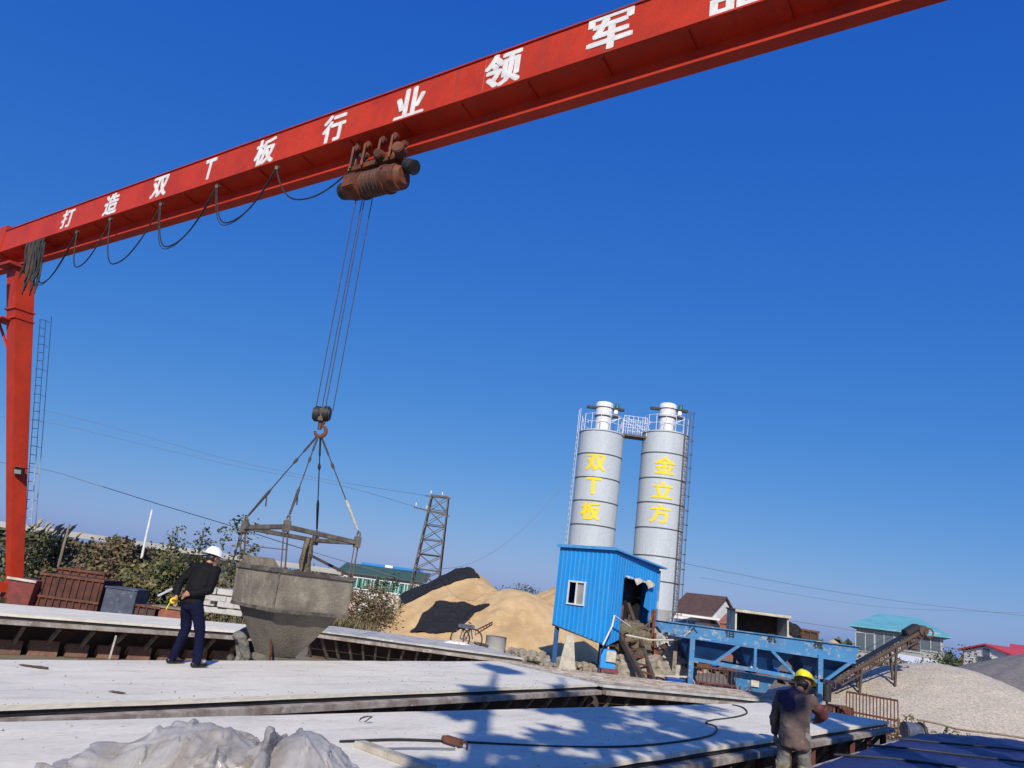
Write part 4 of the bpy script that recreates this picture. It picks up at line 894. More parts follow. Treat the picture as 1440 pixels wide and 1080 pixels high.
def face(body_caps, c, fwd, upv, s=1):
    """skull, jaw, nose and ears round head centre c"""
    c, fwd, upv = Vector(c), Vector(fwd).normalized(), Vector(upv).normalized(); sd = fwd.cross(upv)
    body_caps += [(c + upv * .03, .088, c - upv * .01 + fwd * .015, .082), (c - upv * .03 + fwd * .03, .065, c - upv * .085 + fwd * .055, .042),
                  (c + fwd * .098 - upv * .005, .011, c + fwd * .112 - upv * .035, .015), (c + fwd * .088 - upv * .068, .017, c + fwd * .089 - upv * .068, .017)]
    for k in (-1, 1): body_caps += [(c + sd * k * .087 - upv * .0, .015, c + sd * k * .09 - upv * .035, .012), (c + sd * k * .03 + fwd * .085 + upv * .012, .014, c + sd * k * .034 + fwd * .085 + upv * .012, .014)]
def helmet(name_m, parent, frame, c, fwd, upv):
    c, fwd, upv = Vector(c), Vector(fwd).normalized(), Vector(upv).normalized(); sd = fwd.cross(upv); mb = MB(); n, k = 28, 9
    for j in range(k):
        ph = math.pi / 2 * j / (k - 1); 
        for i in range(n):
            t = 2 * math.pi * i / n; rx = .122; ry = .142
            p = sd * math.cos(t) * math.cos(ph) * rx + fwd * math.sin(t) * math.cos(ph) * ry + upv * math.sin(ph) * .125
            if abs(math.cos(t)) < .3 and j < k - 1: p += upv * .008
            mb.v.append(frame @ (c + p))
    for j in range(k - 1):
        for i in range(n): mb.f.append((j * n + i, j * n + (i + 1) % n, (j + 1) * n + (i + 1) % n, (j + 1) * n + i)); mb.m.append(0)
    h = mb.build('helmet', M[name_m], parent, ang=50)
    br = MB(); 
    for i in range(n):
        t = 2 * math.pi * i / n; f_ = math.sin(t); ext = .022 + (.045 if f_ > .3 else 0) * f_
        for r_, z in ((.0, .006), (ext, -.008), (ext, -.014), (0, -.004)): br.v.append(frame @ (c + sd * math.cos(t) * (.121 + r_ * .5) + fwd * math.sin(t) * (.141 + r_) + upv * z))
    for i in range(n):
        for q in range(4): br.f.append((i * 4 + q, ((i + 1) % n) * 4 + q, ((i + 1) % n) * 4 + (q + 1) % 4, i * 4 + (q + 1) % 4)); br.m.append(0)
    br.build('brim', M[name_m], h, ang=50); return h
def fr_at(loc, heading): return Matrix.Translation(loc) @ Matrix.Rotation(-heading, 4, 'Z')

# man in the white helmet, walking on the middle bed, seen from behind
loc = (az(241, 935, ZT) + az(281, 937, ZT)) / 2; loc.z = ZT
fr = fr_at(loc, R(24)); p1 = thing('person', 'person in white helmet, black jacket and navy trousers standing with a hand behind the back', 'person', loc, None)
hipL, hipR = (-.085, .0, .86), (.085, .0, .86); kneeL, kneeR = (-.14, .06, .47), (.13, .07, .47); ankL, ankR = (-.2, -.08, .09), (.19, -.01, .09)
ankL, ankR = (-.2 + .15, -.08, .09), (.19 + .15, -.01, .09); kneeL, kneeR = (-.14 + .08, .06, .47), (.13 + .08, .07, .47)
shL, shR = (-.185, .12, 1.36), (.185, .13, 1.34); elL, elR = (-.30, -.04, 1.10), (.29, -.02, 1.06); wrL, wrR = (-.17, -.155, .93), (.07, -.155, .98)
hd = (.0, .22, 1.525); loc = loc - Vector((.15 * math.cos(R(24)), -.15 * math.sin(R(24)), 0)); fr = fr_at(loc, R(24))
caps = [((0, 0, .9), (.14, .1, .1), (0, .03, 1.1), (.13, .095, .1)), ((0, .03, 1.1), (.13, .095, .1), (0, .1, 1.33), (.17, .1, .08)), ((0, .12, 1.36), .06, (.01, .17, 1.47), .05)]
for a, b_, c_, r in ((hipL, kneeL, ankL, 1), (hipR, kneeR, ankR, 1)): caps += [(a, .085, b_, .058), (b_, .056, c_, .04), (c_, .045, (c_[0], c_[1] + .14, .04), .03)]
for a, b_, c_ in ((shL, elL, wrL), (shR, elR, wrR)): caps += [(a, .052, b_, .042), (b_, .04, c_, .028)]
face(caps, hd, (.35, .9, -.3), (0, .25, 1)); caps += fingers(wrL, (.15, -.15, -1), (-.6, -.6, 0), (.7, -.2, -.2), 0) + fingers(wrR, (-1, -.1, -.35), (0, -.3, 1), (-.2, .3, -1), 0)
blob('body', caps, M['skin'], p1, fr, .011)
jk = [((0, .0, .86), (.185, .135, .06), (0, .03, 1.08), (.185, .135, .12)), ((0, .03, 1.08), (.185, .135, .12), (0, .10, 1.33), (.205, .125, .1)), ((0, .12, 1.38), (.1, .08, .05), (.005, .14, 1.43), (.07, .065, .035))]
for a, b_, c_ in ((shL, elL, wrL), (shR, elR, wrR)):
    c2 = Vector(c_).lerp(Vector(b_), .12); jk += [(a, .085, b_, .066), (b_, .066, c2, .05)]
blob('jacket', jk, M['jacket'], p1, fr, .014, .005, 1)
trs = [((0, 0, .88), (.165, .12, .08), (0, 0, .8), (.16, .12, .08))]
for a, b_, c_ in ((hipL, kneeL, ankL), (hipR, kneeR, ankR)): trs += [(a, .104, b_, .078), (b_, .076, (c_[0], c_[1], .075), .066)]
blob('trousers', trs, M['navy'], p1, fr, .014, .0045, 2)
for a in (ankL, ankR): blob('shoe', [((a[0], a[1] - .05, .045), (.045, .05, .045), (a[0], a[1] + .17, .032), (.047, .06, .03))], M['shoe'], p1, fr, .011)
blob('hair', [((hd[0], hd[1] - .025, hd[2] + .0), (.092, .085, .075), (hd[0] - .01, hd[1] - .04, hd[2] - .035), (.08, .06, .05))], M['hair'], p1, fr, .012)
helmet('helmw', p1, fr, Vector(hd) + Vector((0, .005, .045)), (.32, .9, -.22), (0, .2, 1))
rl_ = thing('tape_measure', 'yellow tape roll held in the hand behind the black jacket', 'tape', fr @ Vector((-.16, -.19, .85)))
tm = MB(); tc_ = fr @ Vector((-.165, -.2, .855)); tm.frus(tc_ - Vector((.0, .032, 0)), tc_ + Vector((0, .032, .01)), .044, .044, 20); tm.build('case', M['tape'], rl_, bevel=.01)
MB().box(tc_ + Vector((.02, -.036, .01)), (.05, .01, .03)).build('badge', M['red_dark'], rl_); MB().beam(tc_ + Vector((-.04, 0, -.03)), tc_ + Vector((-.07, 0, -.13)), .02, .012).build('tape_end', M['tape'], rl_)

# worker in the yellow helmet, stooping between the near bed and the blue bed
c = ad(1112, 1030, 10.75); loc = Vector((c.x + .05, 10.75, .2)); fr = fr_at(loc, R(20))
p2 = thing('person', 'person in yellow helmet and brown work jacket stooping beside the blue covered bed', 'person', loc)
hipL, hipR = (-.1, .0, .86), (.1, .0, .86); kneeL, kneeR = (-.13, .07, .47), (.14, .08, .46); ankL, ankR = (-.14, -.02, .09), (.15, -.04, .09)
shL, shR = (-.17, .26, 1.30), (.2, .26, 1.29); elL, elR = (-.25, .28, 1.02), (.36, .42, 1.14); wrL, wrR = (-.23, .36, .80), (.31, .62, 1.04); hd = (.12, .42, 1.50)
caps = [((0, 0, .88), (.14, .11, .1), (0, .1, 1.1), (.13, .1, .1)), ((0, .1, 1.1), (.13, .1, .1), (.01, .24, 1.29), (.17, .1, .08)), ((.01, .27, 1.32), .06, (.07, .35, 1.42), .05)]
for a, b_, c_ in ((hipL, kneeL, ankL), (hipR, kneeR, ankR)): caps += [(a, .085, b_, .058), (b_, .056, c_, .04), (c_, .045, (c_[0], c_[1] + .14, .04), .03)]
for a, b_, c_ in ((shL, elL, wrL), (shR, elR, wrR)): caps += [(a, .052, b_, .042), (b_, .04, c_, .028)]
face(caps, hd, (.5, .75, -.45), (.1, .4, 1)); caps += fingers(wrL, (0, .1, -1), (.5, .7, 0), (.4, .3, -.2), 0) + fingers(wrR, (-.2, .9, -.2), (-1, 0, .3), (-.2, .2, -1), 0)
blob('body', caps, M['skin'], p2, fr, .011)
jk = [((0, -.01, .74), (.215, .17, .06), (0, .03, .95), (.2, .16, .1)), ((0, .03, .95), (.2, .16, .1), (.01, .22, 1.27), (.215, .15, .11)), ((.02, .27, 1.32), (.11, .1, .06), (.04, .31, 1.38), (.085, .08, .04)), ((shL), .092, elL, .074), (elL, .074, Vector(wrL).lerp(Vector(elL), .15), .055), (shR, .092, Vector(shR).lerp(Vector(elR), .55), .082)]
blob('jacket', jk, M['brownjk'], p2, fr, .015, .009, 3)
blob('sleeve', [(Vector(shR).lerp(Vector(elR), .4), .086, elR, .078), (elR, .08, Vector(wrR).lerp(Vector(elR), .12), .058)], M['maroon'], p2, fr, .014, .007, 4)
blob('hood', [((-.09, .2, 1.31), (.12, .12, .1), (-.06, .08, 1.17), (.10, .1, .1)), ((-.02, .26, 1.37), (.1, .09, .06), (-.16, .2, 1.28), (.08, .1, .08))], M['purple'], p2, fr, .014, .006, 5)
blob('trousers', [((0, 0, .86), (.17, .13, .08), (0, 0, .8), (.165, .13, .08)), (hipL, .108, kneeL, .085), (hipR, .108, kneeR, .085)], M['greytr'], p2, fr, .015, .007, 6)
for kn, an in ((kneeL, ankL), (kneeR, ankR)):
    blob('gaiter', [((kn[0], kn[1], kn[2] + .04), .094, (an[0], an[1], .08), .08)], M['khaki'], p2, fr, .014, .009, an[0])
    blob('boot', [((an[0], an[1] - .05, .05), (.055, .06, .05), (an[0], an[1] + .18, .04), (.055, .06, .038))], M['boot'], p2, fr, .013)
blob('hair', [((hd[0] - .02, hd[1] - .03, hd[2]), (.09, .088, .06), (hd[0] - .03, hd[1] - .04, hd[2] - .04), (.082, .06, .05))], M['hair'], p2, fr, .012)
helmet('helmy', p2, fr, Vector(hd) + Vector((0, 0, .05)), (.5, .75, -.35), (-.05, .35, 1))

# worker bent behind the skip
c = ad(332, 925, 15.6); loc = Vector((c.x - .02, 15.7, .12)); fr = fr_at(loc, R(62))
p3 = thing('person', 'person in grey trousers and dark boots bending behind the hanging skip', 'person', loc)
hipL, hipR = (-.1, .0, .84), (.1, .0, .84); kneeL, kneeR = (-.12, .1, .48), (.12, .16, .47); ankL, ankR = (-.13, -.08, .09), (.13, .1, .09)
shL, shR = (-.18, .42, 1.08), (.18, .42, 1.08); elL, elR = (-.2, .52, .84), (.2, .56, .86); wrL, wrR = (-.12, .72, .78), (.12, .74, .8); hd = (0, .62, 1.2)
caps = [((0, 0, .86), (.14, .11, .1), (0, .4, 1.08), (.16, .1, .1)), ((0, .42, 1.1), .06, (0, .54, 1.15), .05)]
for a, b_, c_ in ((hipL, kneeL, ankL), (hipR, kneeR, ankR)): caps += [(a, .085, b_, .058), (b_, .056, c_, .04), (c_, .045, (c_[0], c_[1] + .14, .04), .03)]
for a, b_, c_ in ((shL, elL, wrL), (shR, elR, wrR)): caps += [(a, .052, b_, .042), (b_, .04, c_, .028)]
face(caps, hd, (0, .8, -.6), (0, .6, .8)); caps += fingers(wrL, (.2, 1, -.2), (.5, 0, .7), (0, .2, -1), 0) + fingers(wrR, (-.2, 1, -.2), (-.5, 0, .7), (0, .2, -1), 0)
blob('body', caps, M['skin'], p3, fr, .012)
blob('jacket', [((0, -.03, .84), (.18, .14, .1), (0, .38, 1.08), (.2, .14, .13)), (shL, .088, elL, .07), (elL, .07, wrL, .052), (shR, .088, elR, .07), (elR, .07, wrR, .052)], M['greytr'], p3, fr, .015, .007, 7)
blob('trousers', [((0, 0, .84), (.165, .13, .09), (0, .02, .8), (.165, .13, .08)), (hipL, .105, kneeL, .082), (hipR, .105, kneeR, .082), (kneeL, .08, ankL, .07), (kneeR, .08, ankR, .07)], M['greytr'], p3, fr, .015, .007, 8)
for kn, an in ((kneeL, ankL), (kneeR, ankR)): blob('boot', [((an[0], an[1], .42), .08, (an[0], an[1], .1), .065), ((an[0], an[1] - .04, .05), (.055, .06, .05), (an[0], an[1] + .18, .04), (.055, .06, .038))], M['boot'], p3, fr, .014)
helmet('helmy', p3, fr, Vector(hd) + Vector((0, .02, .05)), (0, .8, -.5), (0, .5, .85))

# ------------------------------------------------------------------ plastic sheeting, cable and small things on the near bed
def film():
    t = thing('plastic_sheeting', 'crumpled heap of milky plastic sheeting on the near bed', 'plastic sheet', (-1.75, 5.75, ZT))
    def hump(x, y):
        h = 0
        for cx, cy, rx, ry, hh in ((-1.72, 5.55, .55, .6, .42), (-2.2, 5.45, .35, .5, .13), (-1.05, 5.62, .27, .5, .47), (-1.35, 5.5, .35, .5, .30), (-.76, 5.6, .17, .4, .24), (-2.0, 5.4, .45, .45, .24)):
            q = ((x - cx) / rx) ** 2 + ((y - cy) / ry) ** 2; h = max(h, hh * (1 - q) ** .5 if q < 1 else 0)
        return h
    def sheet(x0, x1, y0, y1, nx, ny, fz):
        mb = MB()
        for j in range(ny + 1):
            for i in range(nx + 1):
                x = x0 + (x1 - x0) * i / nx; y = y0 + (y1 - y0) * j / ny; mb.v.append(Vector((x, y, fz(x, y))))
        for j in range(ny):
            for i in range(nx): a = j * (nx + 1) + i; mb.f.append((a, a + 1, a + nx + 2, a + nx + 1)); mb.m.append(0)
        return mb.build('sheet', M['film'], None, fix=False)
    col = sheet(-4.2, .8, 3.6, 7.6, 70, 50, lambda x, y: ZT + .004 + sum(hump(x + a, y + b) for a in (-.06, 0, .06) for b in (-.06, 0, .06)) / 9)
    col.modifiers.new('c', 'COLLISION'); col.collision.thickness_outer = .01; col.collision.cloth_friction = 20
    # a creased sheet is dropped over what lies beneath and settles
    o = sheet(-2.5, -.5, 4.95, 6.27, 150, 90, lambda x, y: ZT + .6 + .085 * math.sin(x * 25 + 2.5 * fbm(x * 1.5, y * 1.5, 1) + y * 4) + .02 * math.sin(y * 21 + 2 * fbm(x * 2, y * 2, 5)) + .04 * fbm(x * 6, y * 6, 1))
    m = o.modifiers.new('cloth', 'CLOTH'); cs = m.settings; cs.quality = 5; cs.mass = .15; cs.tension_stiffness = 15; cs.compression_stiffness = 15; cs.shear_stiffness = 8; cs.bending_stiffness = .05; cs.air_damping = 2; cs.shrink_min = -.08; cs.shrink_max = -.08
    q = m.collision_settings; q.distance_min = .008; q.use_self_collision = True; q.self_distance_min = .006; q.collision_quality = 2
    m.point_cache.frame_start = 1; m.point_cache.frame_end = 34
    for f in range(1, 33): S.frame_set(f)
    me = bpy.data.meshes.new_from_object(o.evaluated_get(bpy.context.evaluated_depsgraph_get()))
    vs = [v.co.copy() for v in me.vertices]; fs = [list(p.vertices) for p in me.polygons]
    bpy.data.objects.remove(o); bpy.data.objects.remove(col); bpy.data.meshes.remove(me); S.frame_set(1)
    MB().add(vs, fs).build('film', M['film'], t, fix=False, ang=80)
    tf = MB(); rnd = random.Random(4)
    for cx, cy, L, a in ((-2.15, 6.0, .3, .3), (-2.42, 5.75, .26, .2), (-.66, 6.02, .3, -.1)):
        for k in range(7):
            pts = [Vector((cx + L * u / 6 * math.cos(a + rnd.uniform(-.5, .5)), cy + L * u / 6 * math.sin(a) + rnd.uniform(-.03, .03), ZT + .06 + .1 * math.sin(u * .9 + k) * rnd.random() + .05)) for u in range(7)]
            tf.tube(pts, [.02, .014, .016, .01, .014, .01, .004], 5)
    tf.build('twisted_end', M['film'], t, ang=60)
film()
def ontop(pts, r=.012, z=ZT + .012): return [az(x, y, z + .004 * math.sin(i)) for i, (x, y) in enumerate(pts)]
def smooth(pts, n=6):
    out = []
    for i in range(len(pts) - 1):
        p0, p1_, p2_, p3_ = pts[max(i - 1, 0)], pts[i], pts[i + 1], pts[min(i + 2, len(pts) - 1)]
        for k in range(n):
            t = k / n; out.append(.5 * ((2 * p1_) + (p2_ - p0) * t + (2 * p0 - 5 * p1_ + 4 * p2_ - p3_) * t * t + (3 * p1_ - p0 - 3 * p2_ + p3_) * t ** 3))
    return out + [pts[-1]]
tag(MB().tube(smooth(ontop([(478, 1043), (500, 1042), (560, 1040), (625, 1042), (700, 1046), (790, 1050), (870, 1050), (930, 1046), (985, 1038), (1005, 1031), (1007, 1022), (993, 1017), (1000, 1013), (1030, 1009), (1050, 1003), (1045, 995), (1030, 991)])), .014, 6).build('power_cable', M['black']), 'long black cable snaking along the near bed past the plastic heap', 'cable')
tag(MB().tube(smooth(ontop([(530, 1053), (580, 1052), (640, 1053)])), .009, 6).build('thin_wire', M['wire']), 'short straight wire lying before the rusty clamp', 'wire')
cl = thing('pipe_clamp', 'rusty steel clamp with a hooked end lying on the near bed by the cable', 'clamp', az(635, 1050, ZT))
a, b_ = az(625, 1046, ZT), az(648, 1053, ZT)
MB().beam(a + Z * .05, b_ + Z * .05, .075, .07).build('body', M['rust'], cl, bevel=.01); dd = (b_ - a).normalized()
MB().tube([b_ + Z * .06, b_ + dd * .05 + Z * .075, b_ + dd * .08 + Z * .05, b_ + dd * .08 + Z * .01], .012).build('hook', M['rust'], cl); MB().frus(a + Z * .05 - dd * .03, a + Z * .05, .03, .03, 6).build('nut', M['steel'], cl)
lo = az(512, 1018, ZT); tag(MB().tube([lo + Vector((math.sin(t * .7) * .05 * (1 + t * .04), t * .004, .02 + abs(math.sin(t * .45)) * .06)) for t in range(14)], .006, 5).build('wire_loop', M['rope']), 'little curled tie wire standing on the near bed right of the plastic heap', 'wire')
tag(MB().beam(az(505, 1046, ZT + .03), az(607, 1082, ZT + .03), .13, .06).build('timber_batten', M['palewood'], bevel=.006), 'grey timber batten lying across the near bed in front of the plastic heap', 'timber')
for x, y, sz, lab in ((50, 939, .12, 'dark flat scrap on the middle bed left of the man'), (163, 975, .07, 'small torn paper scrap near the front edge of the middle bed')):
    p = az(x, y, ZT); tag(lump('scrap', p + Z * .015, (sz * 1.3, sz * .35, .008), M['bark'], None, x, .4, 9), lab, 'scrap')

# ------------------------------------------------------------------ left yard: scrap, formwork, vegetation
def P(px, py, d): return ad(px, py, d)
t = thing('steel_bin', 'faded red open steel bin at the foot of the crane leg', 'bin', (-14, 25, 0)); c = P(37, 833, 25); MB().hexa([(c.x - .3, 24.7, .05), (c.x + .3, 24.7, .05), (c.x + .3, 25.4, .05), (c.x - .3, 25.4, .05), (c.x - .42, 24.6, 1.02), (c.x + .42, 24.6, 1.0), (c.x + .42, 25.5, 1.0), (c.x - .42, 25.5, 1.02)]).build('body', M['redbin'], t, bevel=.01); MB().beam((c.x - .45, 24.58, 1.0), (c.x + .45, 24.58, .98), .06, .07).build('rim', M['cream'], t)
def mould(name, label, x0, x1, y, h, m, d=1.1, ribs=5):
    t = thing(name, label, 'mould', ((x0 + x1) / 2, y, 0), 'rusty steel moulds stacked behind the far bed')
    MB().box(((x0 + x1) / 2, y + d / 2, h / 2), (x1 - x0, d, h - .04)).build('body', M[m], t, bevel=.01)
    for z in (h - .05, h * .45, .08): MB().beam((x0 - .03, y - .03, z), (x1 + .03, y - .03, z), .07, .07).build('rail', M['rust'], t)
    for k in range(ribs): MB().box((x0 + (k + .5) * (x1 - x0) / ribs, y - .025, h / 2), (.06, .05, h - .1)).build('rib', M['rust_red'], t)
    return t
a, b_ = P(52, 0, 24.6).x, P(145, 0, 24.6).x
xs = lambda px, py, d: P(px, py, d).x
mould('steel_mould', 'long rusty red steel mould with ribs beside the red bin', xs(54, 830, 25), xs(142, 835, 25), 25, 1.28, 'rust_red', 1.3, 9)
mould('steel_mould', 'second rusty mould lying on top behind the ribbed one', xs(80, 810, 26.6), xs(150, 820, 26.6), 26.6, 1.45, 'rust', 1.0, 6)
mould('steel_mould', 'low dark trough mould right of the blue-grey sheet box', xs(192, 845, 24.6), xs(226, 850, 24.6), 24.6, .75, 'conc3', 1.0, 3)
t = thing('sheet_box', 'blue-grey sheet metal box between the rusty moulds', 'box', (-11.2, 24.6, 0)); x0, x1 = xs(146, 835, 24.4), xs(190, 840, 24.4); MB().box(((x0 + x1) / 2, 24.9, .55), (x1 - x0, .9, 1.1)).build('body', M['crate'], t, bevel=.015); MB().box(((x0 + x1) / 2, 24.9, 1.12), (x1 - x0 + .06, .96, .04)).build('lid', M['crate'], t); MB().beam((x0 + .1, 24.43, .25), (x1 - .1, 24.43, .25), .04, .04).build('rail', M['steel'], t)
t = thing('brick_stack', 'low stack of red bricks behind the man in the white helmet', 'brick stack', (-9.3, 24.5, 0)); MB().box((xs(238, 850, 24.5), 24.9, .35), (.95, .6, .7)).build('stack', M['brick'], t, bevel=.01); MB().box((xs(238, 850, 24.5), 24.9, .74), (1.05, .7, .05)).build('cover_board', M['wood'], t)
tag(MB().beam(P(222, 838, 24.3), P(242, 828, 24.6), .05, .05).build('pipe', M['white']), 'thin white pipe leaning on the low dark trough', 'pipe')
# concrete sleepers in a criss-cross stack
rnd = random.Random(11)
k = 0
for row, (py, n) in enumerate(((856, 3), (847.5, 3), (839, 3), (830.5, 2))):
    for i in range(n):
        c = P(292 + i * 22 + (row % 2) * 8, py + i * 2.6, 22.6); 
        o = MB().box(Vector((c.x, 22.7 + rnd.uniform(-.1, .1), c.z)), (.45, 1.0, .15), Matrix.Rotation(rnd.uniform(-.2, .2), 3, 'Z') @ Matrix.Rotation(rnd.uniform(-.04, .04), 3, 'Y')).build('concrete_block', M['sleeper'], bevel=.012)
        pos = ['left', 'middle', 'right'][i] if n == 3 else ['left', 'right'][i]; lev = ['bottom', 'second', 'third', 'top'][row]
        tag(o, f'{pos} pale concrete block in the {lev} row of the stack by the skip', 'concrete block', 'stacked concrete blocks by the skip')
tag(MB().tube([P(82, 797, 28), P(90, 765, 28), P(98, 737, 28)], [.05, .045, .035], 7).build('wooden_pole', M['wood']), 'thin brown wooden pole standing among the shrubs', 'pole')
tag(MB().tube([P(199, 785, 30), P(206, 752, 30), P(214, 717, 30)], [.05, .045, .04], 8).build('white_pole', M['white']), 'slim white pole standing above the shrubs', 'pole')
for (xa, ya, xb, yb, lab) in ((158, 895, 172, 868, 'pale stick leaning on the far bed in front of its brackets'),):
    tag(MB().beam(P(149 + 5, 926, 15.6), P(163, 895, 16.3), .035, .035).build('stick', M['palewood']), lab, 'stick')
for px, h in ((106, 905), (215, 893), (231, 905)):
    pass

LEAF = [M['leaf'], M['leaf2'], M['leaf3'], M['leafdk']]
def leaves(mb, c, rx, ry, rz, n, size, mix, rnd, fill=.35):
    """n small bent leaves through an uneven volume"""
    for i in range(n):
        while True:
            q = Vector((rnd.uniform(-1, 1), rnd.uniform(-1, 1), rnd.uniform(-1, 1)))
            if q.length <= 1 and (q.length > fill or rnd.random() < .4): break
        k = 1 + .35 * fbm(q.x * 1.7 + c.x, q.y * 1.7 + c.y, q.z * 1.7); p = c + Vector((q.x * rx, q.y * ry, q.z * rz)) * k
        if fbm(p.x * 1.8, p.y * 1.8, p.z * 1.8) < -.18: continue
        d = Vector((rnd.gauss(0, 1), rnd.gauss(0, 1), rnd.gauss(0, .6) - .2)).normalized(); s = size * rnd.uniform(.6, 1.4); x = d.orthogonal().normalized(); x = (Matrix.Rotation(rnd.uniform(0, 6.28), 3, d) @ x) * s * .32
        b0 = p; m_ = p + d * s * .5 + x.cross(d) * .15
        ki = mix[int(rnd.random() * len(mix)) % len(mix)]
        mb.add([b0, m_ + x, p + d * s, m_ - x], [(0, 1, 2, 3)], ki)
def shrub(name, label, cat, base, h, w, n, size, mix, seed, group='shrubs and weeds along the left edge', lobes=5, stem=True, trunk_r=.04, crown0=.1):
    rnd = random.Random(seed); base = Vector(base); t = thing(name, label, cat, base, group); f = MB(); st = MB()
    for i in range(lobes):
        u = (i + .5) / lobes; z = h * (crown0 + (1 - crown0) * u); rr = w * .5 * (.55 + .75 * math.sin(math.pi * min(1, u * .85 + .12))) * rnd.uniform(.7, 1.1)
        c = base + Vector((rnd.uniform(-.4, .4) * w * .6, rnd.uniform(-.3, .3) * w * .5, z * rnd.uniform(.88, 1.02)))
        leaves(f, c, rr, rr, max(h / lobes * .85, rr * .6), int(n / lobes), size, mix, rnd)
        st.tube([base + Vector((rnd.uniform(-.08, .08), rnd.uniform(-.05, .05), 0)), base.lerp(c, .5) + Vector((rnd.uniform(-.1, .1), 0, 0)), c, c + Vector((rnd.uniform(-.2, .2), 0, rr * .6))], [trunk_r, trunk_r * .7, trunk_r * .4, trunk_r * .15], 6)
    f.build('foliage', LEAF, t, smooth=False, fix=False); st.build('stem', M['bark'], t); return t
def bz(px, d): p = P(px, 820, d); return Vector((p.x, d, 0))
def hz(px, py, d): return P(px, py, d).z
specs = [(40, 752, 29, 2.6, 0, 'dark green bushy shrub right beside the red crane leg', (0, 3, 3, 1)), (70, 765, 31, 2.4, 1, 'olive shrub between the crane leg and the brown pole', (0, 0, 2, 1)), (125, 762, 30, 2.2, 2, 'brownish withered shrub right of the brown pole', (2, 2, 0)), (152, 752, 32, 1.6, 3, 'tall narrow brown shrub left of the white pole', (2, 0, 2)), (178, 770, 33, 2.2, 4, 'dark brown scrub behind the foot of the white pole', (2, 2, 3)), (222, 790, 29, 2.4, 5, 'yellow-green shrub right of the white pole', (0, 1, 1)), (245, 795, 28, 2.0, 6, 'olive shrub behind the man in the white helmet', (0, 1, 3)), (110, 800, 27.6, 2.2, 7, 'low olive weeds behind the rusty moulds', (0, 2, 1)), (190, 812, 27.4, 2.6, 8, 'low grassy weed clump behind the blue-grey box', (0, 1, 2)), (300, 812, 27.4, 1.6, 9, 'small yellow weed clump behind the concrete blocks', (1, 2, 0))]
for px, py, d, w, sd_, lab, mix in specs:
    h = hz(px, py, d); shrub('shrub', lab, 'shrub', bz(px, d), h, w, 3000, .16, mix, sd_)
for px, py, d, w, sd_, lab in ((238, 748, 30, 1.1, 21, 'slender sapling just right of the white pole'), (272, 738, 31, .9, 22, 'thin sapling with sparse leaves behind the man'), (312, 722, 28, 1.5, 23, 'tallest leafy sapling left of the hanging skip'), (330, 768, 28.5, 1.1, 24, 'small sapling partly hidden by the skip')):
    h = hz(px, py, d); shrub('sapling', lab, 'sapling', bz(px + 2, d), h, w, 620, .14, (0, 1, 0, 3), sd_, lobes=6, trunk_r=.03, crown0=.35)
# reeds by the leg
rd = thing('reed_clump', 'pale plumed reeds above the shrub by the crane leg', 'reeds', bz(42, 29.5)); rnd = random.Random(3); st = MB(); plm = MB()
for i in range(26):
    b0 = bz(42, 29.5) + Vector((rnd.uniform(-.7, .9), rnd.uniform(-.3, .3), 0)); hh = hz(42, 742, 29.5) * rnd.uniform(.82, 1.04); tp = b0 + Vector((rnd.uniform(-.25, .35), 0, hh))
    st.tube([b0, b0.lerp(tp, .6), tp], .012, 4); plm.tube([tp, tp + Vector((.06, 0, .18)), tp + Vector((.2, 0, .3))], [.03, .055, .01], 5)
st.build('stalk', M['straw'], rd); plm.build('plume', M['plume'], rd)
# dry grass and weeds on the ground at the left
wd = MB(); rnd = random.Random(9)
for i in range(15000):
    d = rnd.uniform(25.8, 40); x = rnd.uniform(-30, -4.5)
    if fbm(x * .35, d * .35) < -.25: continue
    b0 = Vector((x, d, 0)); L = rnd.uniform(.25, .8); a = Vector((rnd.gauss(0, .3), rnd.gauss(0, .3), 1)).normalized(); s = Vector((rnd.gauss(0, 1), rnd.gauss(0, 1), 0)).normalized() * .025
    tip = b0 + a * L; wd.add([b0 - s, b0 + s, b0 + a * L * .6 + s * .7, tip], [(0, 1, 2, 3)], rnd.choice((0, 1, 2, 4, 4)))
tag(wd.build('weeds', LEAF + [M['straw']], smooth=False, fix=False), 'dry grass and weeds covering the ground at the left', 'weeds', kind='stuff')
shrub('shrub', 'reddish brown dry bush left of the black nets', 'shrub', (P(518, 860, 38).x, 38, 0), 2.0, 2.4, 2600, .13, (2, 2, 2, 1), 31, group='brown brush by the sand')
shrub('shrub', 'second brown dry bush beside the pink wall block', 'shrub', (P(508, 860, 37).x, 37, 0), 1.7, 2.2, 1500, .13, (2, 2, 1), 32, group='brown brush by the sand')
shrub('shrub', 'upright green conifer shrub before the green glazed house', 'shrub', (P(543, 830, 44).x, 44, 0), hz(546, 806, 44), 1.5, 1700, .13, (3, 0, 3), 33, group='shrubs by the far house', lobes=6)
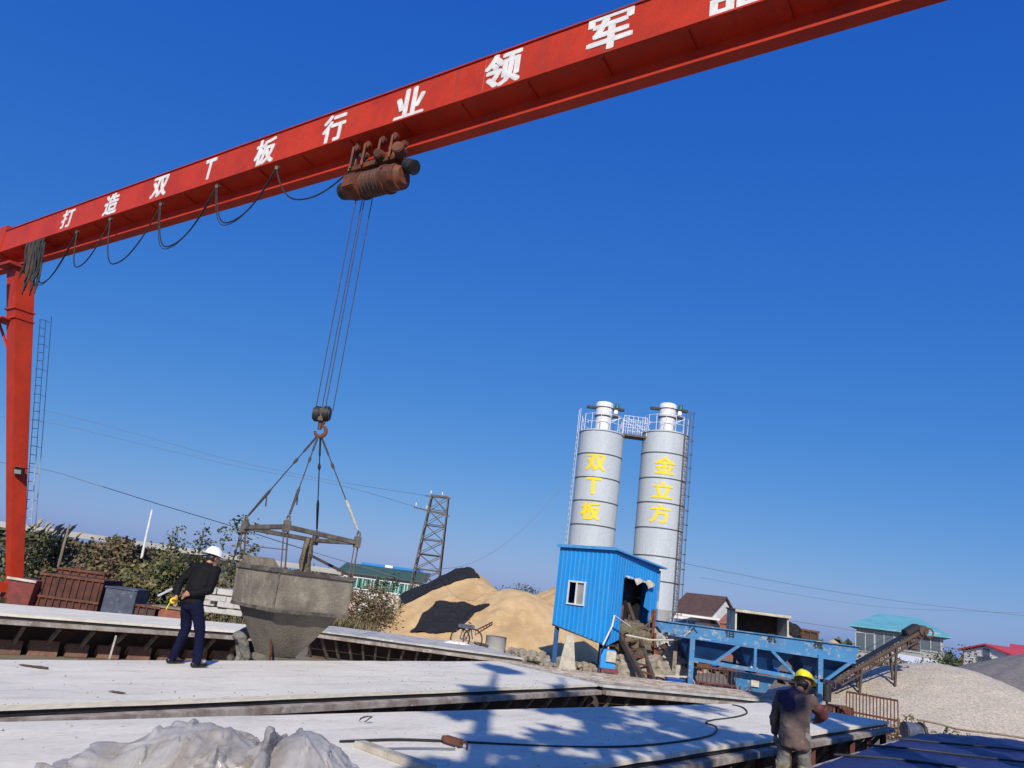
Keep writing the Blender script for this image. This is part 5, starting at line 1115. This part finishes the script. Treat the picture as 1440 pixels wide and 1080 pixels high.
for px, py, d, w, lab, sd_ in ((728, 822, 70, 3.6, 'distant bushy tree seen over the sand between the two humps', 41), (748, 834, 72, 4.5, 'low distant tree at the right of the gap over the sand', 42), (696, 828, 75, 3, 'small dark distant tree behind the peak of the sand', 43), (1342, 913, 52, 3.8, 'dark green bush between the teal-roofed house and the red roof', 44), (1326, 922, 50, 2.4, 'smaller bush against the awning of the teal-roofed house', 45), (1238, 930, 38, 3.0, 'brown bramble under the conveyor head', 46), (1266, 936, 37, 2.4, 'brown bramble right of the conveyor legs', 47)):
    h = hz(px, py, d); b0 = P(px, py, d); shrub('tree' if sd_ < 44 else 'shrub', lab, 'tree' if sd_ < 44 else 'shrub', (b0.x, d, 0), max(h, 1.4), w, 1500, .17 if d > 60 else .14, (3, 3, 0) if sd_ < 46 else (2, 2, 3), sd_, group='far trees and bushes', trunk_r=.08)

# ------------------------------------------------------------------ lattice tower, wires
tw = thing('lattice_tower', 'dark steel lattice tower standing by the black nets', 'tower', (-3.6, 43.5, 0))
TD = 43.5; bl, br_ = P(566, 862, TD), P(604, 870, TD); tl, tr_ = P(606, 697, TD), P(632, 701, TD)
hb, ht = .86, .47; cb = Vector(((bl.x + br_.x) / 2 + .2, TD, 0)); ct = Vector(((tl.x + tr_.x) / 2, TD, tl.z))
def ring(u): 
    c = cb.lerp(ct, u); r = hb + (ht - hb) * u; return [c + Vector((sx * r, sy * r, 0)) for sx, sy in ((-1, -1), (1, -1), (1, 1), (-1, 1))]
for i in range(4): MB().beam(ring(0)[i], ring(1)[i], .07, .07).build('leg', M['steel'], tw)
br = MB(); nb_ = 9
for k in range(nb_):
    A, B = ring(k / nb_), ring((k + 1) / nb_)
    for i in range(4):
        j = (i + 1) % 4; br.beam(A[i], B[j], .036, .036).beam(A[j], B[i], .036, .036).beam(B[i], B[j], .05, .05)
br.build('lattice', M['steel'], tw)
ca = MB(); p = P(612, 720, TD - .5); ca.beam(P(582, 713, TD - .5), P(632, 726, TD - .5), .05, .07).beam(P(598, 697, TD - .4), P(634, 701, TD - .4), .05, .06); ca.build('cross_arm', M['steel'], tw)
for px, py in ((585, 711), (600, 715), (606, 694), (622, 696)): MB().frus(P(px, py, TD - .5), P(px, py, TD - .5) + Z * .16, .04, .03, 8).build('insulator', M['white'], tw)
def wire(label, pts, r=.012):
    tag(MB().tube(smooth([P(*p) for p in pts], 8), r * .75, 5).build('power_line', M['wire']), label, 'power line', 'power lines')
wire('upper power line from the crane leg towards the lattice tower', [(-60, 560, 44), (60, 577, 42), (180, 607, 40), (330, 648, 38), (480, 678, 37), (601, 697, 43)])
wire('lower of the paired lines from the crane leg to the lattice tower', [(-60, 580, 44), (60, 593, 42), (180, 620, 40), (330, 655, 38), (480, 683, 37), (584, 713, 43)])
wire('thick low power line sloping down towards the tallest sapling', [(-80, 640, 40), (52, 658, 38), (130, 680, 36), (220, 708, 34), (320, 738, 32), (420, 770, 31), (560, 812, 33)], .02)
wire('line climbing from the lattice tower up to the left silo', [(605, 800, 43), (650, 796, 37), (700, 772, 38), (750, 730, 39), (798, 676, 40.5)], .012)
wire('upper line running right from the silos over the hopper', [(955, 790, 43), (1000, 800, 46), (1150, 828, 50), (1300, 850, 55), (1500, 872, 60)], .02)
wire('lower distant line over the teal roof', [(985, 812, 60), (1130, 838, 62), (1260, 855, 65), (1440, 862, 68), (1520, 866, 70)], .018)
wire('line crossing just above the trough on the hopper', [(1112, 873, 45), (1190, 885, 48), (1300, 905, 52), (1420, 925, 56)], .02)
wire('thin lines over the sand towards the hut', [(560, 823, 60), (640, 825, 60), (720, 832, 60), (800, 838, 60)], .015)

# ------------------------------------------------------------------ far buildings
def house(name, label, x0, x1, y, depth, zw, roofm, wallm, ridge, win=(), over=.35, gable=False, winm='blueglass', zbase=0, frame='white', group='houses behind the yard', rotz=None):
    rot = math.atan2((x0 + x1) / 2, y) if rotz is None else 0; xc = (x0 + x1) / 2; x0, x1 = xc + (x0 - xc) * math.cos(rot), xc + (x1 - xc) * math.cos(rot); win = [(xc + (a_[0] - xc) * math.cos(rot), *a_[1:]) for a_ in win]
    t = thing(name, label, 'house', (xc, y, 0), group); t.rotation_euler.z = rotz if rotz is not None else (-rot if name != 'brown_roofed_house' else -rot - .42); w_ = MB().box(((x0 + x1) / 2, y + depth / 2, (zw + zbase) / 2), (x1 - x0, depth, zw - zbase)); wall = w_.build('wall', M[wallm], t)
    r = MB(); a, b_, c_, d_ = x0 - over, x1 + over, y - over, y + depth + over
    if gable:   # ridge along x
        m = (c_ + d_) / 2
        r.add([(a, c_, zw), (b_, c_, zw), (b_, m, ridge), (a, m, ridge), (b_, d_, zw), (a, d_, zw), (a, c_, zw + .14), (b_, c_, zw + .14), (b_, m, ridge + .14), (a, m, ridge + .14), (b_, d_, zw + .14), (a, d_, zw + .14)], [(0, 1, 2, 3), (3, 2, 4, 5), (6, 7, 8, 9), (9, 8, 10, 11), (0, 1, 7, 6), (4, 5, 11, 10), (1, 2, 8, 7), (2, 4, 10, 8), (0, 3, 9, 6), (3, 5, 11, 9)])
        for x in (x0, x1): MB().add([(x, y, zw), (x, y + depth, zw), (x, y + depth / 2, ridge - .05)], [(0, 1, 2)]).build('gable', M[wallm], t)
    else:
        i = min((x1 - x0), depth) * .34; m = (c_ + d_) / 2
        r.add([(a, c_, zw), (b_, c_, zw), (b_, d_, zw), (a, d_, zw), (a + i, m, ridge), (b_ - i, m, ridge), (a, c_, zw + .12), (b_, c_, zw + .12), (b_, d_, zw + .12), (a, d_, zw + .12), (a + i, m, ridge + .12), (b_ - i, m, ridge + .12)], [(0, 1, 2, 3), (6, 7, 11, 10), (7, 8, 11), (8, 9, 10, 11), (9, 6, 10), (0, 1, 7, 6), (1, 2, 8, 7), (2, 3, 9, 8), (3, 0, 6, 9)])
    r.build('roof', M[roofm], t, smooth=False)
    for wx, wz, ww, wh in win:
        f_ = MB(); 
        for s in (-.5, 0, .5): f_.beam((wx + s * ww, y - .03, wz - wh / 2), (wx + s * ww, y - .03, wz + wh / 2), .06, .07, up=(0, 1, 0))
        for s in (-.5, .5): f_.beam((wx - ww / 2, y - .035, wz + s * wh), (wx + ww / 2, y - .035, wz + s * wh), .08, .07)
        wn_ = f_.build('window', M[frame], t); MB().box((wx, y - .012, wz), (ww, .02, wh)).build('pane', M[winm], wn_)
    return t
# green glazed house left of the tower
y = 62; x0, x1 = xs(478, 815, y), xs(592, 835, y)
z_t = hz(535, 812, y); z_m1, z_m0 = hz(535, 816, y), hz(535, 832, y)
gh = thing('glazed_house', 'long white house with green glazed veranda left of the lattice tower', 'house', ((x0 + x1) / 2, y, 0), 'houses behind the yard')
MB().box(((x0 + x1) / 2, y + 3.1, (z_t) / 2), (x1 - x0, 6, z_t)).build('wall', M['plaster'], gh)
MB().prism([(x0 - .3, y - .35, z_t + .02), (x1 + .3, y - .35, z_t + .02), (x1 + .3, y + 3.2, z_t + .75), (x0 - .3, y + 3.2, z_t + .75)], (0, 0, .1)).build('roof', M['greenroof'], gh)
n = 9
for k in range(n):
    a, b_ = x0 + .25 + (x1 - x0 - .5) * k / n, x0 + .25 + (x1 - x0 - .5) * (k + 1) / n; zc, zh = (z_m0 + z_m1) / 2, z_m1 - z_m0
    f_ = MB()
    for q in range(4): f_.beam((a + (b_ - a) * q / 3, y - .0, z_m0), (a + (b_ - a) * q / 3, y - .0, z_m1), .05, .08, up=(0, 1, 0))
    for z in (z_m0, z_m1): f_.beam((a, y - .005, z), (b_, y - .005, z), .08, .08)
    w_ = f_.build('window', M['white'], gh); MB().box(((a + b_) / 2, y + .05, zc), (b_ - a, .04, zh)).build('pane', M['tealglass'], w_)
bh = house('blue_roofed_house', 'house showing only its bright blue roof behind the green glazed veranda', xs(510, 806, 75), xs(590, 815, 75), 75, 6, hz(550, 812, 75), 'blueroof', 'plaster', hz(550, 797, 75), gable=True)
tk = thing('water_tank', 'white water tank on legs on the bright blue roof', 'water tank', P(545, 803, 73)); c = P(547, 798, 74); MB().frus(c - Vector((.35, 0, 0)), c + Vector((.35, 0, 0)), .2, .2, 12).build('tank', M['white'], tk); MB().prism([c + Vector((-.4, -.2, -.15)), c + Vector((.3, -.2, -.15)), c + Vector((-.1, -.6, -1.0)), c + Vector((-.7, -.6, -1.0))], (0, .05, 0)).build('collector', M['crate'], tk)
pw = thing('wall_block', 'pinkish rendered wall block left of the dry brown bush', 'wall', (P(492, 850, 40).x, 40, 0)); x0, x1 = xs(476, 850, 40), xs(502, 852, 40); zt_ = hz(492, 836, 40); MB().box(((x0 + x1) / 2, 40.3, zt_ / 2), (x1 - x0, .5, zt_)).build('wall', M['pinkwall'], pw); MB().box(((x0 + x1) / 2, 40.3, zt_ + .03), (x1 - x0 + .08, .6, .06)).build('coping', M['conc2'], pw)
tag(lump('white_sack', P(553, 850, 39) , (.34, .3, .5), M['cream'], None, 6, .08), 'white wrapped bundle standing at the left of the nets', 'sack')
# brown roofed house right of the silo
y = 64; x0, x1 = xs(944, 860, y), xs(1001, 872, y)
zw = hz(985, 865, y)
house('brown_roofed_house', 'white house with dark brown tiled roof and blue windows right of the silo', x0, x1, y, 5.4, zw, 'tile', 'plaster', hz(975, 836, y + 2), win=[(xs(966, 880, y), hz(966, 881, y), 2.4, 1.1)], gable=True, over=.2)
t = thing('front_porch', 'white porch with flat canopy before the brown roofed house', 'porch', ((x0 + x1) / 2, 61.5, 0)); MB().box(((x0 + x1) / 2 + .4, 62.6, hz(985, 868, 62.5)), (x1 - x0 + 1.4, 2.4, .16)).build('canopy', M['plaster'], t); MB().box(((x0 + x1) / 2 + 1.4, 62.9, 1.2), (2.4, 1.2, 2.4)).build('wall', M['plaster'], t)
house('orange_roofed_shed', 'low shed with an orange tiled roof left of the guard box', xs(1012, 880, 60), xs(1042, 882, 60), 60, 4, hz(1025, 878, 60), 'orange', 'brick', hz(1022, 864, 60), over=.1)
# teal roofed building
y = 58; x0, x1 = xs(1203, 890, y), xs(1325, 905, y); zw = hz(1265, 889, y)
tb = house('teal_roofed_building', 'grey building with a wide teal hipped roof behind the conveyor', x0, x1, y, 9, zw, 'tealroof', 'greyplaster', hz(1262, 868, y + 4.5), win=[(xs(px, 905, y), hz(px, 903, y), 1.3, 1.3) for px in (1216, 1243, 1280, 1308)], over=.5, winm='glass', frame='galv')
t = thing('awning', 'white canvas awning in front of the teal-roofed building', 'awning', (xs(1278, 925, 56), 55, 0)); a, b_ = P(1245, 918, 56), P(1312, 929, 56); MB().prism([a, b_, b_ + Vector((-.2, -2.6, -.55)), a + Vector((.2, -2.6, -.5))], (0, 0, .08)).build('canopy', M['white'], t); [MB().beam((x, 53.6, 0), (x, 53.6, a.z - .5), .08, .08).build('post', M['galv'], t) for x in (a.x + .3, (a.x + b_.x) / 2, b_.x - .3)]
# red roofed house: gable end towards us
y = 72; xc = xs(1488, 925, y); rh = house('red_roofed_house', 'white gabled house with a bright red roof at the far right', xc - 6.5, xc + 6.5, y, 4.6, hz(1400, 921, 72), 'redroof', 'plaster', hz(1385, 907, 71), gable=True, rotz=R(24), over=.3)
for dy, zc, w_, h_ in ((2.3, hz(1382, 917, 71), .6, .7), (2.5, hz(1383, 931, 71), 1.3, .9)):
    f_ = MB().box((xc - 6.53, y + dy, zc), (.06, w_ + .14, h_ + .14)).build('window', M['white'], rh); MB().box((xc - 6.57, y + dy, zc), (.03, w_, h_)).build('pane', M['glass'], f_)
house('red_roofed_shed', 'second red roof behind the first at the frame edge', xs(1424, 915, 80), xs(1500, 925, 80), 80, 8, hz(1440, 918, 80), 'redroof', 'plaster', hz(1440, 908, 80), gable=True)
# elevated road far left
er = thing('elevated_road', 'pale elevated road crossing far behind the shrubs at the left', 'elevated road', (-60, 140, 0))
a, b_ = P(-40, 733, 130), P(420, 806, 150); a.z = 3.3; b_.z = 2.9; dd = (b_ - a).normalized()
MB().beam(a - dd * 120, b_ + dd * 10, 9, .5).build('deck', M['roadc'], er)
MB().beam(a - dd * 120 + Vector((0, -4.4, .4)), b_ + dd * 10 + Vector((0, -4.4, .4)), .25, .55).build('parapet', M['roadc'], er)
for k in range(9):
    p = a.lerp(b_, k / 8); MB().beam((p.x, p.y, -.2), (p.x, p.y, p.z - .4), 1.6, 1.6).build('pier', M['roadc'], er)
far = MB(); rnd = random.Random(5)
for i in range(2600):
    x = rnd.uniform(-190, 200); d = rnd.uniform(165, 190); c = Vector((x, d, rnd.uniform(0, 2.6 + 1.2 * fbm(x * .05, 3))))
    q = Vector((rnd.gauss(0, 1), rnd.gauss(0, 1), rnd.gauss(0, 1))).normalized(); u = q.orthogonal().normalized() * 1.1; v = q.cross(u).normalized() * .9
    far.add([c - u - v, c + u - v * .6, c + u * .7 + v, c - u * .8 + v], [(0, 1, 2, 3)], rnd.choice((0, 3, 2)))
tag(far.build('far_woodland', LEAF, smooth=False, fix=False), 'low dark woodland along the horizon', 'woodland', kind='stuff')

# ------------------------------------------------------------------ between: tricycle, drum, debris, mesh panels
bk = thing('bicycle', 'old black bicycle parked on the far bed before the sand', 'bicycle', ad(655, 905, 25.2)); BY = 24.9; 
def bp_(px, py): return ad(px, py, BY)
wr = []
for px, py, r in ((647, 898, .30), (664.5, 899, .30)):
    c = bp_(px, py); w_ = MB().torus(c, r, .022, (.25, 1, 0), 26, 6).build('wheel', M['black'], bk); sp_m = MB()
    for k in range(12): sp_m.beam(c, c + Vector((math.cos(k * .524) * r, -.25 * math.cos(k * .524) * r, math.sin(k * .524) * r)), .006, .006)
    sp_m.build('spokes', M['galv'], w_); wr.append(c)
fm = MB(); s_ = bp_(651, 884); h_ = bp_(662, 882); m_ = bp_(655, 900)
for a, b_ in ((wr[0], m_), (m_, s_), (s_, wr[0]), (m_, h_), (s_, h_), (h_, wr[1])): fm.tube([a, b_], .018, 6)
fm.build('frame', M['steel'], bk); MB().box(s_ + Z * .05, (.26, .14, .06)).build('saddle', M['black'], bk, bevel=.02)
MB().tube([h_ + Vector((-.08, -.2, .14)), h_ + Z * .1, h_ + Vector((-.08, .2, .14))], .014, 6).build('handlebar', M['steel'], bk)
MB().box(bp_(656, 881), (.5, .3, .12)).build('basket', M['crate'], bk, bevel=.02)
ldp = MB(); a, b_ = ad(668, 893, 26), ad(692, 878, 26.4)
for s in (0, .14): ldp.beam(a + Z * s, b_ + Z * s * .5, .03, .03)
for k in range(7): ldp.beam(a.lerp(b_, k / 6), a.lerp(b_, k / 6) + Z * (.14 - .07 * k / 6), .02, .02)
tag(ldp.build('steel_strut', M['rust']), 'rusty truss strut propped behind the bicycle', 'strut')
t = thing('grey_drum', 'pale grey steel drum standing before the sand right of the bicycle', 'drum', (ad(697, 906, 26).x, 26, 0)); c = ad(697, 905, 26); MB().lathe((c.x, 26, 0), [(.33, .0), (.33, .5), (.345, .52), (.33, .54), (.33, c.z + .2), (.345, c.z + .22), (.31, c.z + .21)], 24).build('body', M['greyplaster'], t); MB().lathe((c.x, 26, 0), [(.3, c.z + .19), (.01, c.z + .2)], 20).build('lid', M['steel'], t)
t = thing('tipped_barrow', 'dark barrow left lying by the grey drum', 'barrow', ad(688, 915, 26)); c = ad(687, 913, 25.9); MB().hexa([c + Vector(q) for q in ((-.35, -.1, -.05), (.2, -.1, -.1), (.2, .3, -.1), (-.35, .3, -.05), (-.5, -.15, .16), (.35, -.15, .1), (.35, .4, .1), (-.5, .4, .16))]).build('tray', M['steel'], t); MB().torus(c + Vector((.4, 0, -.08)), .13, .035, (0, 1, 0), 16, 6).build('wheel', M['black'], t); MB().beam(c + Vector((-.4, 0, .1)), c + Vector((-.9, 0, .22)), .035, .035).build('shaft', M['wood'], t)
tag(lump('white_rag', ad(641, 907, 24.6), (.32, .2, .1), M['white'], None, 4, .35, 5), 'white crumpled sack under the bicycle', 'sack')
for px, py, w_, lab in ((597, 884, .5, 'pale broken concrete piece at the foot of the net'), (510, 878, .9, 'long pale concrete slab lying beyond the far bed')):
    c = az(px, py, .1); tag(MB().box((c.x, c.y, .1), (w_, .4, .2), Matrix.Rotation(.1, 3, 'Y')).build('concrete_piece', M['sleeper'], bevel=.02), lab, 'concrete piece')
tag(rubble('rubble', '', '', lambda r: (r.uniform(-6, 1.5), r.uniform(26.5, 30), .02), 160, .12, M['stone'], 8), 'scattered stones before the sand', 'stones', kind='stuff')
tag(rubble('rubble', '', '', lambda r: (r.uniform(7.5, 16), r.uniform(22.5, 28.3), .03), 420, .1, M['stone'], 9), 'stones and cement crumbs under the hopper', 'stones', kind='stuff')
tag(rubble('rubble', '', '', lambda r: (lambda k: (11 + 7.5 * k + r.uniform(-.3, .5), 22.6 + 2.6 * k + r.uniform(-.7, .7), .03))(r.random()), 260, .11, M['gravel'], 10), 'loose stones spilling from the gravel heap', 'stones', kind='stuff')
def mesh_panel(label, A, B, h, n, m='rust', d_=.0):
    t = thing('mesh_panel', label, 'mesh panel', (A + B) / 2, 'rusty rebar mesh panels'); A, B = Vector(A), Vector(B); A.z = B.z = .02
    v = MB(); 
    for k in range(n): v.tube([A.lerp(B, k / (n - 1)), A.lerp(B, k / (n - 1)) + Z * (h + random.uniform(-.03, .06))], .016, 5)
    v.build('upright_bars', M[m], t); hb_ = MB()
    for z in (.12, h * .5, h): hb_.beam(A + Z * z, B + Z * z, .04, .05)
    hb_.build('rail', M[m], t); return t
A, B = ad(1190, 1020, 22.5), ad(1263, 1030, 21.5); mesh_panel('rusty rebar panel in front of the pale gravel heap', A, B, hz(1225, 980, 22), 16)
A, B = ad(982, 962, 26.4), ad(1034, 968, 26.6); mesh_panel('rusty rebar panel leaning below the left of the blue hopper', A, B, .95, 10)
tg_ = MB(); rnd = random.Random(14)
for k in range(46):
    c = ad(rnd.uniform(982, 1045), 962, rnd.uniform(25.8, 27.2)); a = rnd.uniform(0, 6.3); L = rnd.uniform(.3, .8)
    tg_.tube([Vector((c.x, c.y, rnd.uniform(.02, .3))), Vector((c.x + math.cos(a) * L * .5, c.y + math.sin(a) * .2, rnd.uniform(.1, .6))), Vector((c.x + math.cos(a) * L, c.y + math.sin(a) * .3, rnd.uniform(.0, .4)))], .02, 5)
tag(tg_.build('rebar_tangle', M['rust']), 'tangle of rusty bent reinforcing bars under the hopper', 'scrap steel', kind='stuff')
for px, py, w_, h_, m, lab in ((1160, 990, .9, .5, 'rust_red', 'rusty red box section behind the yellow helmet worker'), (1182, 985, .55, .55, 'rust', 'small rusty block left of the rebar panel'), (1016, 985, .9, .3, 'rust', 'flat rusty plate bundle beneath the weigh hopper')):
    c = ad(px, py, 23.5); t = thing('steel_block', lab, 'steel scrap', (c.x, 23.5, 0)); MB().box((c.x, 23.5, h_ / 2), (w_, .6, h_)).build('body', M[m], t, bevel=.02); [MB().box((c.x - w_ / 2 + (k + .5) * w_ / 4, 23.18, h_ / 2), (.05, .05, h_)).build('rib', M['rust'], t) for k in range(4)]
vs = thing('vibrator_pump', 'dark pump on a post at the right post of the hopper', 'pump', ad(1163, 975, 27)); c = ad(1163, 973, 27); MB().frus(c - Z * .3, c + Z * .25, .14, .13, 14).build('body', M['black'], vs, bevel=.02); MB().box(c + Vector((0, 0, .33)), (.4, .3, .1)).build('cap', M['purple'], vs, bevel=.02); MB().frus((c.x, c.y, 0), c - Z * .3, .04, .04).build('post', M['steel'], vs)
for k, (xa, ya, xb, yb) in enumerate(((1188, 962, 1196, 930), (1194, 966, 1210, 935), (1200, 968, 1214, 932), (1205, 968, 1206, 930))):
    tag(MB().beam(ad(xa, ya + 4, 29.4), ad(xb, yb, 29.6), .06, .06).build('timber_prop', M['palewood']), ['first pale timber prop from the left under the conveyor', 'second pale timber prop from the left, leaning under the conveyor', 'third pale timber prop from the left, steepest lean under the conveyor', 'rightmost upright timber prop under the conveyor'][k], 'timber prop', 'timber props under the conveyor')
for k, (px, py, r) in enumerate(((1284, 1016, .3),)):
    c = ad(px, py, 21.6); t = thing('old_pump', 'dark old motor lying right of the rusty rebar panel', 'motor', (c.x, 21.6, 0)); MB().frus((c.x - .25, 21.6, .3), (c.x + .2, 21.65, .3), .22, .2, 14).build('body', M['crate'], t, bevel=.02); MB().torus((c.x + .22, 21.62, .3), .2, .05, (1, .2, 0), 16, 6).build('flywheel', M['black'], t); MB().box((c.x, 21.6, .06), (.6, .4, .1)).build('base', M['rust'], t)
tag(MB().tube(smooth([ad(1290, 1012, 21.5), ad(1320, 1018, 21.7), ad(1350, 1026, 21.9), ad(1400, 1032, 22.2), ad(1440, 1038, 22.3)]), .03, 6).build('hose', M['wood']), 'dark hose lying along the foot of the pale gravel', 'hose')
for px, py, d, h, lab, sd_ in ((1272, 1005, 22.4, .55, 'weed tuft by the old motor', 61), (1335, 1024, 21.8, .4, 'small weed tuft at the foot of the gravel', 62)):
    c = ad(px, py, d); shrub('weed_tuft', lab, 'weed', (c.x, d, 0), h, .7, 260, .09, (0, 2, 1), sd_, group='weed tufts by the gravel', lobes=3, trunk_r=.012)

# ------------------------------------------------------------------ unseen trees added behind the photographer to cast shadows on the beds
def shadow_tree(label, x, y, h, crown0, rx, n, seed, leaf=.3, trunk=.2):
    rnd = random.Random(seed); t = thing('tree', label, 'tree', (x, y, 0), 'unseen trees added to shade the beds'); st = MB(); f_ = MB()
    st.tube([Vector((x, y, 0)), Vector((x + .05, y, h * .3)), Vector((x - .05, y, h * .65)), Vector((x, y, h))], [trunk, trunk * .85, trunk * .5, .04], 10); st.build('trunk', M['bark'], t); st = MB()
    for i in range(16):
        z = crown0 + (h - crown0) * rnd.random(); a = rnd.uniform(0, 6.28); L = rx * rnd.uniform(.6, 1.15) * (1 - .5 * (z - crown0) / (h - crown0)); e_ = Vector((x + math.cos(a) * L, y + math.sin(a) * L, z + L * .55)); b0 = Vector((x, y, z - .2))
        st.tube([b0, b0.lerp(e_, .5) + Z * .1, e_], [.07, .045, .015], 6); leaves(f_, e_ - Z * .1, rx * .36, rx * .36, rx * .28, int(n / 16), leaf, (0, 1, 3), rnd)
    st.build('limb', M['bark'], t); f_.build('crown', LEAF, t, smooth=False, fix=False)
shadow_tree('unseen narrow dense poplar added behind the camera for its shadow', -.25, -3.5, 15.8, 4.5, .62, 2600, 71, .34, .22)
shadow_tree('second unseen narrow poplar, added right of the first for its shadow', 1.15, -3.2, 15.0, 4.5, .62, 2300, 73, .34, .2)
shadow_tree('unseen wide loose tree added right of the two poplars for its shadow', 2.6, -3.2, 14.2, 7.6, 1.5, 1700, 72, .36)
shadow_tree('unseen tall thin tree added farthest right behind the camera for its shadow', 8.0, -4, 17.0, 13.4, 1.3, 2200, 74, .36)

# ------------------------------------------------------------------ crumbs and splashes on the beds, plates and bolts on the crane
def on_bed(a, b, c, d): 
    a, b, c, d = [Vector((*p, 0)) for p in (a, b, c, d)]
    def f(rn):
        u, v = rn.random(), rn.random() ** 1.5; p = a.lerp(b, u).lerp(d.lerp(c, u), v); return (p.x, p.y, ZT + .004)
    return f
tag(rubble('cement_crumbs', '', '', on_bed((-1.2, 5.5), (8.6, 17.2), (6.8, 18.4), (-4.2, 6.6)), 260, .014, M['conc2'], 31, flat=.5), 'cement crumbs scattered on the near bed', 'crumbs', kind='stuff')
tag(rubble('cement_crumbs', '', '', on_bed((-5, 6.5), (2.4, 17.1), (.5, 19.7), (-7, 8)), 150, .011, M['wood'], 32, flat=.5), 'small dark crumbs scattered on the middle bed', 'crumbs', kind='stuff')
for s_ in [x * 1.5 - 17 for x in range(20)]:
    MB().beam(gp(s_, .42, 11.125), gp(s_, .06, 11.055), .012, .05).beam(gp(s_, .03, 11.05), gp(s_, .03, 10.82), .012, .05).build('stiffener', M['red'], girder)
